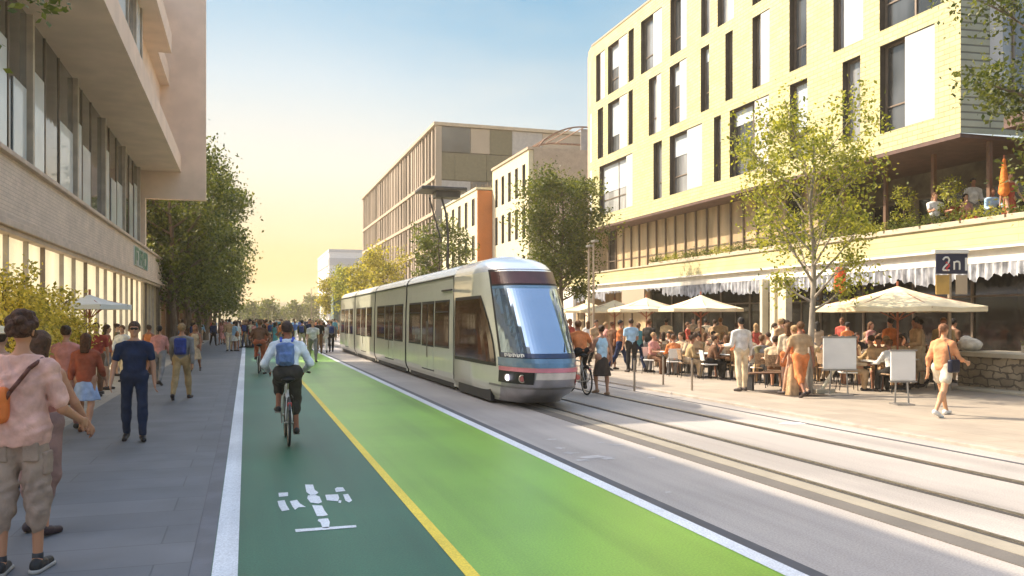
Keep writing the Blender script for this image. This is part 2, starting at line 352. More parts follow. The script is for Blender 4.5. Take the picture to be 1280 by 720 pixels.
def copy_tree(o, parent=None, recol=None):
    c = o.copy(); COL.objects.link(c); c.parent = parent
    if recol and o.name.split('.')[0] in recol: c.color = (*recol[o.name.split('.')[0]], 1)
    for ch in o.children: copy_tree(ch, c, recol)
    return c
def clearglass(name, c, metal):
    m, t, b = newmat(name); b.inputs['Base Color'].default_value = (*c, 1); b.inputs['Metallic'].default_value = metal; b.inputs['Roughness'].default_value = .05
    return m
def struct(o): o['kind'] = 'structure'; return o
def sheet(name, m, x0, x1, y0, y1, z):
    return struct(MB().face([(x0, y0, z), (x1, y0, z), (x1, y1, z), (x0, y1, z)]).build(name, m))

def mapX(X, sgn):   return lambda u, w, z: (X+sgn*w, u, z)       # facade in plane X, depth w inward
def mapY(Y, sgn):   return lambda u, w, z: (u, Y+sgn*w, z)
def holewall(mb, m, u0, u1, z0, z1, holes, depth):
    us = sorted({u0, u1, *[h[0] for h in holes], *[h[1] for h in holes]}); zs = sorted({z0, z1, *[h[2] for h in holes], *[h[3] for h in holes]})
    us = [u for u in us if u0 <= u <= u1]; zs = [z for z in zs if z0 <= z <= z1]
    for i in range(len(us)-1):
        for j in range(len(zs)-1):
            cu, cz = (us[i]+us[i+1])/2, (zs[j]+zs[j+1])/2
            if not any(h[0] < cu < h[1] and h[2] < cz < h[3] for h in holes):
                mb.face([m(us[i], 0, zs[j]), m(us[i+1], 0, zs[j]), m(us[i+1], 0, zs[j+1]), m(us[i], 0, zs[j+1])])
    c = mb.cur; mb.cur = 1 if depth else 0
    for (a, b, c0, c1) in [h[:4] for h in holes]:
        mb.face([m(a, 0, c0), m(a, 0, c1), m(a, depth, c1), m(a, depth, c0)]); mb.face([m(b, 0, c0), m(b, 0, c1), m(b, depth, c1), m(b, depth, c0)])
        mb.face([m(a, 0, c0), m(b, 0, c0), m(b, depth, c0), m(a, depth, c0)]); mb.face([m(a, 0, c1), m(b, 0, c1), m(b, depth, c1), m(a, depth, c1)])
    mb.cur = c
def window(E, m, h, depth, fm, gm, fw=.06, mull=0, screen=None, transom=None):
    u0, u1, z0, z1 = h[:4]; d0, d1 = depth-.12, depth-.04
    f = MB()
    f.mbox(m, u0, u1, d0, d1, z0, z0+fw); f.mbox(m, u0, u1, d0, d1, z1-fw, z1)
    f.mbox(m, u0, u0+fw, d0, d1, z0+fw, z1-fw); f.mbox(m, u1-fw, u1, d0, d1, z0+fw, z1-fw)
    for k in range(mull):
        u = u0+(u1-u0)*(k+1)/(mull+1); f.mbox(m, u-fw/2, u+fw/2, d0+.005, d1-.005, z0+fw, z1-fw)
    if transom: f.mbox(m, u0+fw, u1-fw, d0+.01, d1-.01, z0+(z1-z0)*transom-.025, z0+(z1-z0)*transom+.025)
    w = f.build('window', fm, E)
    g = MB().face([m(u0, depth-.07, z0), m(u1, depth-.07, z0), m(u1, depth-.07, z1), m(u0, depth-.07, z1)]).build('pane', gm, w)
    if screen:
        a, b = screen
        MB().mbox(m, a, b, .03, .07, z0+.02, z1-.02).build('white_screen', M['screen'], w)
    return w
# ================================================================== GROUND
sheet('ground', M['ground'], -600, 600, -100, 1000, -0.02)
sheet('left_pavement', M['slab'], -2.95, -0.40, -2, 130, 0.0)
sheet('left_pavement_border', M['slab_border'], -0.394, -0.246, -2, 130, 0.0)
sheet('pavement_joint', M['joint'], -0.40, -0.394, -2, 130, -0.002)
sheet('building_apron', M['pale_pave'], -6.2, -2.95, -2, 130, 0.0)
sheet('white_edge_line', M['white_line'], -0.24, -0.06, -2, 130, 0.004)
sheet('dark_green_cycle_lane', M['dark_green'], -0.246, 1.52, -2, 130, 0.0)
sheet('yellow_lane_line', M['yellow_line'], 1.50, 1.60, -2, 130, 0.004)
sheet('light_green_lane', M['light_green'], 1.52, 3.70, -2, 130, 0.0)
sheet('white_tramway_line', M['white_line'], 3.69, 3.85, -2, 130, 0.004)
sheet('dark_channel', M['joint'], 3.85, 3.99, -2, 130, 0.0)
sheet('tramway_road', M['tramway'], 3.99, 9.85, -2, 200, 0.0)
sheet('far_road', M['tramway'], -6, 3.99, 130, 260, 0.0)
# kerb and right-hand pavement
struct(MB().box(9.85, 10.0, -2, 200, -.02, .055).build('kerb', M['kerb'], bevel=.012))
struct(MB().box(10.0, 24, -2, 200, -.02, .05).build('right_pavement', M['pave_right']))
struct(MB().box(9.35, 9.42, -2, 200, -.01, .006).build('gutter_channel', M['joint']))
# rails
def rail(x, w=.055):
    t = thing('tram_rail', '', 'rail', (x, 10, 0), 'tram rails set flush in the road')
    MB().box(x-w/2, x+w/2, -2, 160, .001, .016).build('rail_head', M['steel'], t)
    MB().box(x-w/2-.06, x-w/2, -2, 160, .001, .007).build('flangeway_groove', M['rail_groove'], t)
    return t
rail(6.06)['label'] = 'thin steel rail beside the wide tan strip, nearest the green lane'
rail(6.92)['label'] = 'dark steel rail in the middle between the tan strip and the bright rail'
rail(8.30, .08)['label'] = 'bright wide steel rail nearest the right hand kerb'
struct(MB().box(5.74, 5.97, -2, 160, -.01, .012).build('sandy_rail_bed', M['rail_bed']))
struct(MB().box(5.50, 5.74, -2, 160, -.01, .008).build('dark_rail_bed', M['rail_bed_dark']))
# bicycle symbol worn into the paint
SYM = [[(410,125),(490,125),(505,175),(545,205),(520,225),(470,235),(425,200)], [(440,235),(500,225),(555,245),(580,300),(545,315),(465,305),(432,262)],
       [(480,330),(580,335),(605,385),(640,430),(595,440),(530,440)], [(545,470),(640,462),(658,500),(650,560),(585,560),(565,505),(537,488)],
       [(310,572),(920,530),(925,552),(318,600)], [(145,208),(240,203),(240,240),(150,248)], [(135,290),(205,280),(225,330),(255,378),(180,392),(150,345)],
       [(258,290),(330,278),(360,315),(420,350),(345,352),(310,378),(285,345)], [(612,228),(740,222),(752,260),(738,292),(628,282)],
       [(708,168),(730,153),(790,153),(815,190),(720,200)], [(790,225),(840,218),(882,285),(850,305),(815,285)], [(748,280),(775,285),(768,310),(745,305)]]
sb = MB()
for poly in SYM:
    sb.face([G(330+x/8, 590+y/8, .004) for x, y in poly])
struct(sb.build('bicycle_lane_symbol', M['white_line']))
# worn pale paint marks on the tramway
wm = MB()
for (px, py, sx, sy) in ((742,571,20,1.6),(728,575,9,1.2),(760,573,8,1.3),(712,566,10,.9),(700,560,6,.8),(770,556,10,.8),(752,553,5,.6),(815,572,5,1.0),(835,615,4,.9),(690,549,6,.7)):
    wm.face([G(px+sx*math.cos(a)*(1+.3*math.sin(3*a+px)+.2*math.sin(7*a)), py+sy*math.sin(a)*(1+.4*math.sin(4*a+px)), .004) for a in [i*math.pi/10 for i in range(20)]])
struct(wm.build('worn_road_paint', mat('worn_paint', (.42,.41,.41), .7)))
struct(MB().face([G(991+17*math.cos(a)*(1+.2*math.sin(3*a)), 529+1.5*math.sin(a), .006) for a in [i*math.pi/6 for i in range(12)]]).build('white_road_patch', M['white_line']))
# low far ridge closing the street
rb = MB()
nx, ny = 60, 10
def ridge_h(x, y): return max(0, 9+3.0*math.sin(x*.021+1)+2*math.sin(x*.05)+.8*math.sin(x*.13))*math.exp(-((y-620)/90)**2)
for i in range(nx):
    for j in range(ny):
        x0, x1 = -500+i*20, -480+i*20; y0, y1 = 430+j*38, 468+j*38
        rb.face([(x0, y0, ridge_h(x0, y0)-.3), (x1, y0, ridge_h(x1, y0)-.3), (x1, y1, ridge_h(x1, y1)-.3), (x0, y1, ridge_h(x0, y1)-.3)])
struct(rb.build('far_hills', mat('far_hill_scrub', (.17, .14, .06), .95, var=.35, scale=.05), smooth=True))

# ================================================================== LEFT BUILDING (blush render)
XL = -4.2
lb = thing('blush_building', 'blush pink rendered building with overhanging upper floors on the left', 'building', (XL, 27, 0))
Y0 = 11.0
b = MB()                                                     # brick band above the shop glass
b.box(XL-.4, XL, Y0, 47.5, 3.78, 4.85); b.build('brick_band', M['stucco_brick'], lb)
b = MB(); b.box(XL-.4, XL+.10, Y0, 47.6, 4.85, 4.95); b.box(XL-.4, XL+.07, Y0, 47.57, 3.66, 3.78); b.box(XL-.4, XL+.13, Y0, 47.63, 3.52, 3.66); b.box(XL-.4, XL+.05, Y0, 47.55, 3.42, 3.52)
b.build('cornice', M['trim'], lb, bevel=.015)
b = MB(); b.box(-12, XL-.4, Y0, 47.5, 3.45, 4.9); b.build('floor_slab', M['trim'], lb)
b = MB(); b.box(-12, -5.6, Y0, 41.6, 4.9, 8.6); b.box(-12, -5.6, Y0, 47.3, 0, 3.45); b.box(-5.6, XL-.1, 47.0, 47.3, 0, 3.42); b.build('inner_wall', M['loggia'], lb)
# shop glazing: lit curtains between mullions
y = Y0; k = 0
mm = mapX(XL-.12, -1)
while y < 46.5:
    y2 = min(y+random.choice([1.5, 1.7, 2.0]), 47.0)
    f = MB(); f.mbox(mm, y, y+.07, -.05, .10, 0, 3.42); f.mbox(mm, y+.07, y2, -.03, .06, 0, .14)
    w = f.build('shop_window', M['mullion_pale'] if k % 3 else M['mullion'], lb)
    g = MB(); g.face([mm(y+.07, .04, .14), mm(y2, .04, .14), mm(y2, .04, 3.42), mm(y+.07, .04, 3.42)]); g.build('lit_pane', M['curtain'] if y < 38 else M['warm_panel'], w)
    y = y2; k += 1
# first floor strip glazing
ms = mapX(XL-.45, -1); y = Y0; k = 0
pat = [1.6, 1.9, 1.3, 1.5, 2.1, 1.6, 1.7]
while y < 41.4:
    wd = pat[k % 7]; y2 = min(y+wd, 41.5)
    f = MB(); big = (k % 3 == 0)
    f.mbox(ms, y, y+(.16 if big else .06), -.13 if big else -.03, .06, 4.95, 8.6)
    w = f.build('first_floor_window', M['mullion_pale'] if big else M['mullion'], lb)
    g = MB(); g.face([ms(y, 0, 4.95), ms(y2, 0, 4.95), ms(y2, 0, 8.6), ms(y, 0, 8.6)]); g.build('pane', M['glass_l'], w)
    if k % 4 != 3:
        top = random.choice([7.5, 7.0, 7.7, 6.9]); a = y+.3*(k % 2)+.1
        MB().mbox(ms, a, y2-.12, -.03, -.01, 5.0, top).build('pale_blind', M['blind'], w)
    y = y2; k += 1
# overhanging upper storeys; unseen near end kept low to let sun onto the tracks
XO = -2.88
b = MB()
b.box(-12, XO, Y0, 41.6, 8.6, 9.35); b.box(-12, XO-.5, 23.4, 41.6, 12.55, 13.35); b.box(XO-.5, XO, 23.4, 36.5, 12.55, 13.35); b.box(-12, XO-.65, 23.4, 23.7, 9.35, 12.55)
b.box(-12, XO-.9, 32.2, 41.6, 9.35, 16.6)
b.box(-12, -7.5, 23.7, 32.2, 9.35, 12.55)
b.build('upper_storeys', M['stucco'], lb)
b = MB(); b.box(-4.4, -1.80, 41.6, 42.0, 7.35, 16.75); b.box(-12, -4.4, 41.6, 42.0, 0, 16.7); b.build('end_fin_wall', M['stucco'], lb)
mu_ = mapX(XO-.65, -1); y = 23.7; k = 0
while y < 32.0:
    y2 = min(y+[1.6, 2.6, 2.0][k % 3], 32.2)
    f = MB(); f.mbox(mu_, y, y+.12, -.1, .1, 9.35, 12.55); w = f.build('upper_window', M['mullion_pale'], lb)
    MB().face([mu_(y, 0, 9.35), mu_(y2, 0, 9.35), mu_(y2, 0, 12.55), mu_(y, 0, 12.55)]).build('pane', M['glass_w'], w)
    if k % 2: MB().mbox(mu_, y+.4, y2-.1, -.04, -.015, 9.4, 12.5).build('pale_blind', M['blind'], w)
    y = y2; k += 1
# small green sign fixed to the brick band
ys, ye = YX(184, XL), YX(167, XL)
sg = thing('green_wall_sign', 'small green sign with pale strokes on the end of the brick band', 'sign', (XL+.04, (ys+ye)/2, 4.2))
MB().box(XL+.002, XL+.03, ye, ys, 3.95, 4.72).build('sign_board', M['blind'], sg)
g = MB()
w = (ys-ye)
for (a, b2, c, d) in ((.04,.12,.05,.95),(.12,.28,.8,.95),(.16,.24,.3,.7),(.34,.42,.1,.9),(.42,.56,.75,.9),(.42,.56,.42,.55),(.50,.58,.1,.9),(.64,.72,.05,.9),(.72,.9,.05,.2),(.86,.94,.2,.95),(.74,.82,.6,.95)):
    g.box(XL+.031, XL+.037, ye+a*w, ye+b2*w, 3.95+.77*c, 3.95+.77*d)
g.build('sign_strokes', M['sign_green'], sg)

# second left building: brown timber frame
tb = thing('timber_building', 'low brown timber framed building behind the left street trees', 'building', (-5.0, 80, 0))
b = MB()
b.box(-14, -5.2, 48.5, 126, 0, 8.2); b.build('wall', M['brown_wood'], tb)
b = MB(); b.box(-14, -4.3, 48.2, 126.4, 3.1, 3.5); b.box(-14, -4.6, 48.2, 126.4, 8.2, 8.5); b.build('canopy', M['brown_wood'], tb)
mt = mapX(-5.2, -1)
for i in range(22):
    y = 49.5+i*3.5
    MB().box(-4.75, -4.5, y-.15, y+.15, 0, 3.1).build('column', M['brown_wood'], tb)
    f = MB(); f.mbox(mt, y+.3, y+3.1, -.08, -.005, 2.6, 2.75); f.mbox(mt, y+.3, y+.4, -.08, -.005, .2, 2.6); f.mbox(mt, y+1.6, y+1.7, -.08, -.005, .2, 2.6)
    w = f.build('window', M['mullion'], tb)
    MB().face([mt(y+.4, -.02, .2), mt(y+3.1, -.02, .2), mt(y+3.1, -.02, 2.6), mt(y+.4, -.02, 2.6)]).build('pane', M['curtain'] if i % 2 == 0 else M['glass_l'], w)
    f = MB(); f.mbox(mt, y+.3, y+3.1, -.08, -.005, 4.2, 4.3); f.mbox(mt, y+.3, y+3.1, -.08, -.005, 7.2, 7.3); w = f.build('window', M['mullion'], tb)
    MB().face([mt(y+.4, -.02, 4.3), mt(y+3.1, -.02, 4.3), mt(y+3.1, -.02, 7.2), mt(y+.4, -.02, 7.2)]).build('pane', M['glass_l'], w)

# ================================================================== YELLOW BRICK BUILDING (right)
XR = 20.0; YN = 19.55; YF = 47.2
yb = thing('yellow_brick_building', 'pale yellow brick building with scattered tall windows over glazed shops', 'building', (XR, 33, 0))
def c5(x): return 740+x/2.370
rowC = [(182,207,0),(230,326,280),(361,382,0),(408,524,480),(586,638,0),(742,795,0),(853,1015,925)]
rowB = [(168,205,190),(230,280,258),(322,347,0),(395,417,0),(475,526,498),(585,636,0),(715,803,745),(852,1040,0)]
rowA = [(145,207,180),(232,280,262),(323,350,0),(372,420,400),(475,540,0),(590,700,660),(740,800,0),(860,1040,960)]
zC, zB, zA = (7.95, 10.85), (11.35, 14.3), (14.8, 17.6)
holes = []
for row, z in ((rowC, zC), (rowB, zB), (rowA, zA)):
    for a, b2, s in row:
        ya, yb_ = YX(c5(b2), XR), YX(c5(a), XR)
        if yb_ > 46.8: yb_ = 46.8
        holes.append((ya, yb_, z[0], z[1], YX(c5(s), XR) if s else None))
# cluster by the curved far end
for (a, b2, z, s) in ((22,120,zC,100),(47,104,zB,80),(47,104,zA,78),(108,121,zB,0),(108,124,zA,0),(17,33,zB,0),(12,38,zA,24)):
    holes.append((YX(c5(b2), XR), min(46.9, YX(c5(a), XR)), z[0], z[1], YX(c5(s), XR) if s else None))
mR = mapX(XR, 1)
b = MB(); holewall(b, mR, YN, YF, 7.3, 18.35, holes, .34)
b.build('brick_facade', [M['yellow_brick'], M['reveal']], yb)
for h in holes:
    wide = h[1]-h[0] > 1.6
    w_ = window(yb, mR, h, .34, M['mullion'], M[random.choice(['glass_w', 'glass_w', 'glass_w2', 'glass_w3'])], .07, 1 if wide else 0, (h[0]+.03, h[4]) if h[4] else None, random.choice([None, .3, .3]))
    if random.random() < .55:
        lo_ = h[2]+(h[3]-h[2])*random.uniform(.25, .8); MB().mbox(mR, (h[4] or h[0])+.08, h[1]-.1, .245, .262, lo_, h[3]-.08).build('roller_blind', M['blind'], w_)
# rounded far corner
b = MB(); n = 8; cr = 1.6
pts = [(XR+cr-cr*math.cos(t), YF+cr*math.sin(t)) for t in [i*math.pi/2/n for i in range(n+1)]]
for i in range(n):
    (xa, ya), (xb, yb2) = pts[i], pts[i+1]
    for z0, z1, mi in ((7.3, 7.95, 0), (7.95, 10.85, 1 if i % 3 != 2 else 0), (10.85, 11.35, 0), (11.35, 14.3, 1 if i % 3 != 1 else 0), (14.3, 14.8, 0), (14.8, 17.6, 1 if i % 3 != 0 else 0), (17.6, 18.35, 0)):
        b.cur = mi; b.face([(xa, ya, z0), (xb, yb2, z0), (xb, yb2, z1), (xa, ya, z1)])
b.cur = 0
b.build('curved_corner', [M['yellow_brick'], M['blind']], yb)
b = MB(); b.box(XR+.36, 42, YN+.4, YF+1.4, 18.2, 18.5); b.box(XR-.03, XR+.34, YN, YF, 18.35, 18.45); b.build('roof', M['beige_wall'], yb)
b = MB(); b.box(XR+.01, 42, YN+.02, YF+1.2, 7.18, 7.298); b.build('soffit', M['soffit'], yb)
b = MB(); b.box(XR+.36, 42, YF+1.2, YF+1.5, 0, 18.2); b.build('far_wall', M['beige_wall'], yb)
# return wall with horizontal siding, turning slightly toward the street
ang = math.atan2(.10, 1); ca, sa = math.cos(ang), math.sin(ang)
def mS(u, w, z): return (XR+u*ca+w*sa, YN-u*sa+w*ca, z)
sh = [(1.0, 3.0, 8.4, 11.9), (1.0, 3.0, 12.6, 16.4)]
b = MB(); holewall(b, mS, .0, 13, 7.3, 18.35, sh, .3)
b.build('siding_wall', [M['siding'], M['reveal']], yb)
for h in sh: window(yb, mS, h, .3, M['mullion'], M['glass_w'], .06, 1); 
for h in sh: MB().mbox(mS, h[0]+.05, h[0]+.55, .12, .15, h[2]+.05, h[3]-.05).build('white_blind', M['screen'], yb)
# first floor: glazed wall, open loggia near
XG = 21.3
mG = mapX(XG, 1)
y = 27.5; k = 0
while y < 54:
    y2 = y+1.05
    f = MB(); f.mbox(mG, y, y+.07, -.09, .05, 4.5, 7.18); f.mbox(mG, y+.07, y2, -.03, .03, 5.3, 5.36)
    w = f.build('first_floor_window', M['mullion'], yb)
    g = MB(); g.face([mG(y, 0, 4.5), mG(y2, 0, 4.5), mG(y2, 0, 7.18), mG(y, 0, 7.18)]); g.build('pane', M['warm_panel'] if random.random() < .8 else M['glass_dark'], w)
    y = y2; k += 1
b = MB(); b.box(XG+2.4, XG+2.6, 8, 27.4, 4.5, 7.18); b.box(XG, XG+2.6, 27.3, 27.5, 4.5, 7.18); b.box(XG+2.38, XG+2.4, 9, 27, 6.4, 6.7); b.build('loggia_wall', M['loggia'], yb)
b = MB(); b.box(XR+.3, 42, 2, YN-1.2, 7.18, 7.5); b.build('loggia_roof', M['soffit'], yb)
for i in range(9):
    y = 9.0+i*2.15
    MB().box(XG-.06, XG+.06, y-.06, y+.06, 4.5, 7.18).build('loggia_post', M['brown_wood'], yb)
for i in range(7):
    y = 9.8+i*2.6; z = 4.7
    f = MB(); f.box(XG+2.3, XG+2.36, y, y+2.2, z, z+.06); f.box(XG+2.3, XG+2.36, y, y+2.2, 6.2, 6.26); f.box(XG+2.3, XG+2.36, y, y+.06, z+.06, 6.2); w = f.build('loggia_window', M['mullion'], yb)
    MB().face([(XG+2.35, y, z), (XG+2.35, y+2.2, z), (XG+2.35, y+2.2, 6.2), (XG+2.35, y, 6.2)]).build('pane', M['glass_dark'], w)
b = MB(); b.box(XR-.0, XG+2.6, 4, 54, 4.3, 4.48); b.build('terrace_floor', M['stone_top'], yb)
b = MB(); b.box(XR-.12, XR+.05, 4, 54, 3.86, 4.55); b.build('board_band', M['shop_band'], yb)
b = MB(); b.box(XR-.18, XR+.10, 4, 54, 4.55, 4.62); b.build('band_coping', M['stone_top'], yb)
b = MB(); b.box(XR-.05, XR+.05, 4, 54, 3.42, 3.86); b.box(XR-.22, XR-.05, 4, 54, 3.80, 3.86); b.build('white_fascia', M['white_fascia'], yb)
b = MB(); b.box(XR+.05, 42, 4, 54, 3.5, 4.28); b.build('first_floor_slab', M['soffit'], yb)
# pleated canvas valance hanging under the fascia, its hem ragged
b = MB(); y = 6.0; pa = None
while y < 50:
    base_ = (.46+.07*math.sin(y*1.3)+.05*math.sin(y*3.1)) if not (38 < y < 45) else .10
    d = max(.04, base_+.05*math.sin(y*14)+random.uniform(-.045, .045)); x = XR-.05+.035*math.sin(y*24); y2 = y+.055
    if pa: b.face([(pa[0], pa[1], 3.42), (x, y2, 3.42), (x, y2, 3.42-d), (pa[0], pa[1], 3.42-pa[2])])
    pa = (x, y2, d); y = y2
# weld the ribbon
o = b.build('canvas_valance', M['fringe'], yb)
bm = bmesh.new(); bm.from_mesh(o.data); bmesh.ops.remove_doubles(bm, verts=bm.verts, dist=1e-4); bm.to_mesh(o.data); bm.free()
so_ = o.modifiers.new('thickness', 'SOLIDIFY'); so_.thickness = .006
# ground-floor shop glass, pillars
mH = mapX(21.4, 1); y = 6.0
while y < 53:
    y2 = y+2.4
    f = MB(); f.mbox(mH, y, y+.08, -.06, .05, .05, 3.5); f.mbox(mH, y+.08, y2, -.04, .04, .05, .3); f.mbox(mH, y+.08, y2, -.035, .035, 2.5, 2.56)
    if random.random() < .5: f.mbox(mH, y+1.2, y+1.26, -.035, .035, .3, 2.5)
    w = f.build('shop_window', M['mullion'], yb)
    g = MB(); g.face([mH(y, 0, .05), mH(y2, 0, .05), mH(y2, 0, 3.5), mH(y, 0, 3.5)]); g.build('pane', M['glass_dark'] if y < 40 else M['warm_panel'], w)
    y = y2
for px, wd in ((958, .16), (972, .30), (984, .5), (738, .35)):
    y = YX(px, XR-.1)
    MB().box(XR-.35, XR-.06, y-wd/2, y+wd/2, .05, 3.42).build('pillar', M['cream_stone'], yb)
MB().box(XR-.3, XR-.1, 49.5, 53.5, .05, 3.4).build('white_shop_panel', M['white_fascia'], yb)
# taupe posters in the shopfront
for px0, px1, z0, z1, m in ((778, 806, 2.2, 3.4, 'taupe'),):
    ya, yc = YX(px1, XR-.06), YX(px0, XR-.06); MB().box(XR-.10, XR-.06, ya, yc, z0, z1).build('taupe_panel', M[m], yb)

# ================================================================== MIDDLE BUILDINGS
cb = thing('cream_block', 'cream block with narrow green windows and a glazed roof terrace, behind the big tree', 'building', (21.4, 68, 0))
m21 = mapX(21.4, 1); holes = []
for z0, z1 in ((4.2, 6.9), (8.4, 10.9), (11.8, 14.3)):
    for i in range(5): holes.append((64.1+i*1.95, 64.9+i*1.95, z0, z1))
b = MB(); holewall(b, m21, 63.3, 73.6, 0, 15.3, holes, .25); b.face([(21.4, 63.3, 0), (45, 63.3, 0), (45, 63.3, 13.6), (21.4, 63.3, 15.3)]); b.face([(21.4, 73.6, 0), (45, 73.6, 0), (45, 73.6, 15.3), (21.4, 73.6, 15.3)])
b.build('wall', [M['cream_wall'], M['reveal']], cb)
for h in holes: window(cb, m21, h, .25, M['reveal'], M['green_glass'], .05)
b = MB(); b.box(21.3, 45, 63.2, 73.7, 15.3, 15.5); b.build('roof', M['beige_wall'], cb)
b = MB(); b.box(21.8, 45, 63.15, 63.25, 9.5, 15.3); b.build('beige_end_panel', M['beige_wall'], cb)
b = MB()
arc = [(22.2+4*t, 15.5+1.9*math.sin(t*math.pi/2)**.7 if t else 15.5) for t in [i/8 for i in range(9)]]
b.path([(x, 63.3, z) for x, z in arc]+[(40, 63.3, 17.5)], .06, 6); b.path([(x, 70, z) for x, z in arc]+[(40, 70, 17.5)], .09, 6)
for x, z in arc[::2]: b.tube((x, 63.3, z), (x, 70, z), .05)
b.build('curved_pergola', M['brown_wood'], cb)
for i in range(6): MB().box(26+i*2.4, 28.3+i*2.4, 63.6, 63.66, 15.5, 17.3).build('terrace_panel', M[('lilac', 'taupe', 'orange_wall', 'beige_wall')[i % 4]], cb)

ob = thing('orange_ended_block', 'cream block with an orange end wall seen above the tram', 'building', (20, 80, 0))
m20 = mapX(20, 1); holes = []
for z0, z1 in ((3.9, 6.3), (7.2, 9.5), (10.4, 12.9)):
    for i in range(5): holes.append((74.6+i*2.65, 75.7+i*2.65, z0, z1))
b = MB(); holewall(b, m20, 73.75, 88, 0, 13.6, holes, .25); b.build('wall', [M['cream_wall'], M['reveal']], ob)
for h in holes: window(ob, m20, h, .25, M['mullion_pale'], M['green_glass'], .06)
b = MB(); b.box(20.02, 40, 73.65, 73.75, 0, 13.5); b.build('orange_end_wall', M['orange_wall'], ob)
b = MB(); b.box(19.9, 40, 73.76, 88, 13.6, 13.8); b.build('roof', M['cream_wall'], ob)
b = MB()
for i in range(40):
    x, y = random.uniform(20.3, 22), random.uniform(74.5, 86); b.tube((x, y, 13.8), (x+random.uniform(-.2, .2), y, 13.8+random.uniform(.3, .9)), .12, .04, 5)
b.build('roof_planting', M['bark'], ob)

# ================================================================== TAUPE GRID BLOCK
gb = thing('taupe_grid_block', 'long taupe office block with vertical fins and light floor lines above the tram', 'building', (20, 120, 0))
YB0, YB1, ZB = 91.0, 152.0, 23.2
b = MB(); b.box(20.3, 60, YB0+.3, YB1, 0, ZB); b.build('glazed_core', M['taupe_dark'], gb)
b = MB(); y = YB0
while y < YB1:
    wd = random.choice([.35, .5, .9, .6]); b.box(19.95, 20.3, y, y+wd, 0, ZB-.05); y += wd+random.choice([.7, 1.1, 1.5])
b.build('vertical_fins', M['taupe'], gb)
b = MB()
for z in (1.2, 5.3, 9.4, 13.4, 17.3): b.box(19.82, 20.3, YB0, YB1, z, z+.38)
b.box(19.7, 60.2, YB0-.2, YB1+.2, ZB, ZB+.35); b.build('floor_lines', M['beige_wall'], gb)
b = MB()
random.seed(21)
cols = ['olive', 'lilac', 'taupe_dark', 'taupe', 'olive', 'lilac', 'taupe', 'lilac']
zz = [4, 9.4, 13.6, 17.2, 20.3, ZB-.02]
per = {}
for j in range(5):
    x = 20.3
    while x < 60:
        x2 = min(60, x+random.choice([2.2, 2.6, 3.6, 1.8])); c = random.choice(cols); MB().box(x, x2, YB0, YB0+.28, zz[j]+.06, zz[j+1]-.06).build('end_panel', M[c], gb); x = x2+.04
MB().box(19.9, 20.6, YB0-.05, YB0+.29, 0, ZB-.03).build('corner_column', M['taupe'], gb)

# far pale building, teal box
fb = thing('far_pale_building', 'hazy pale flat roofed building at the far end of the street', 'building', (26, 215, 0))
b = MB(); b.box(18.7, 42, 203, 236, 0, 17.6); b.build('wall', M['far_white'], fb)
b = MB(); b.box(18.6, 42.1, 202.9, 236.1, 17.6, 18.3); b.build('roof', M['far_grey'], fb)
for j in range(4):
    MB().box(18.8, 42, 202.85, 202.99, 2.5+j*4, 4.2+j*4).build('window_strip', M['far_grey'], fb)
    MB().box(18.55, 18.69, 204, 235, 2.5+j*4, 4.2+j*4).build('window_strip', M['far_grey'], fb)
kx = thing('service_kiosk', 'dark teal grey box kiosk beside the rear of the tram', 'kiosk', (10.6, 100, 0))
MB().box(9.6, 12.3, 99, 102, 0.05, 4.5).build('wall', M['teal'], kx); MB().box(9.5, 12.4, 98.9, 102.1, 4.5, 4.65).build('roof', M['metal_grey'], kx)
MB().box(10.2, 11.2, 98.93, 99, 0.05, 2.3).build('door', M['metal_grey'], kx)
# mast with flat canopy behind the tram
cx, cy, _ = ATD(560, 50)
ms_ = thing('canopy_mast', 'slender mast holding a thin flat grey canopy above the tram roof', 'mast', (cx, cy, 0))
MB().path([(cx, cy, .05), (cx, cy, 7), (cx-.15, cy, 8.2), (cx-.4, cy, 9.1)], .065, 8).build('pole', M['metal_dark'], ms_)
a1 = ATD(521, 50); a2 = ATD(574, 50)
MB().box(a1[0], a2[0]+.3, cy-1.0, cy+1.2, 9.35, 9.55).build('canopy_slab', M['metal_dark'], ms_, bevel=.05)
b = MB(); q = ATD(535, 50); b.tube((q[0], cy, 9.0), (cx-.4, cy, 6.4), .05); b.box(q[0]+.3, a2[0], cy-.5, cy+.5, 9.0, 9.34); b.build('strut', M['metal_dark'], ms_)
# ================================================================== TREES
def leaf_mesh(name, pts, sizes, mat_, parent):
    n = len(pts); P = np.array(pts); S = np.array(sizes)[:, None]
    u = np.random.normal(size=(n, 3)); u /= np.linalg.norm(u, axis=1)[:, None]
    w = np.random.normal(size=(n, 3)); w[:, 2] *= .6; w -= (w*u).sum(1)[:, None]*u; w /= np.linalg.norm(w, axis=1)[:, None]
    nn = np.cross(u, w)
    a = P-u*S*.5; b = P+w*S*.28+nn*S*.06; c = P+u*S*.5; d = P-w*S*.28+nn*S*.06
    V = np.stack([a, b, c, d], 1).reshape(-1, 3)-np.array(ORG[parent.name])
    me = bpy.data.meshes.new(name); me.vertices.add(4*n); me.vertices.foreach_set('co', V.ravel())
    me.loops.add(4*n); me.loops.foreach_set('vertex_index', np.arange(4*n)); me.polygons.add(n)
    me.polygons.foreach_set('loop_start', np.arange(n)*4); me.polygons.foreach_set('loop_total', np.full(n, 4)); me.update(calc_edges=True)
    me.materials.append(mat_); o = bpy.data.objects.new(name, me); COL.objects.link(o); o.parent = parent; ORG[o.name] = ORG[parent.name]; return o
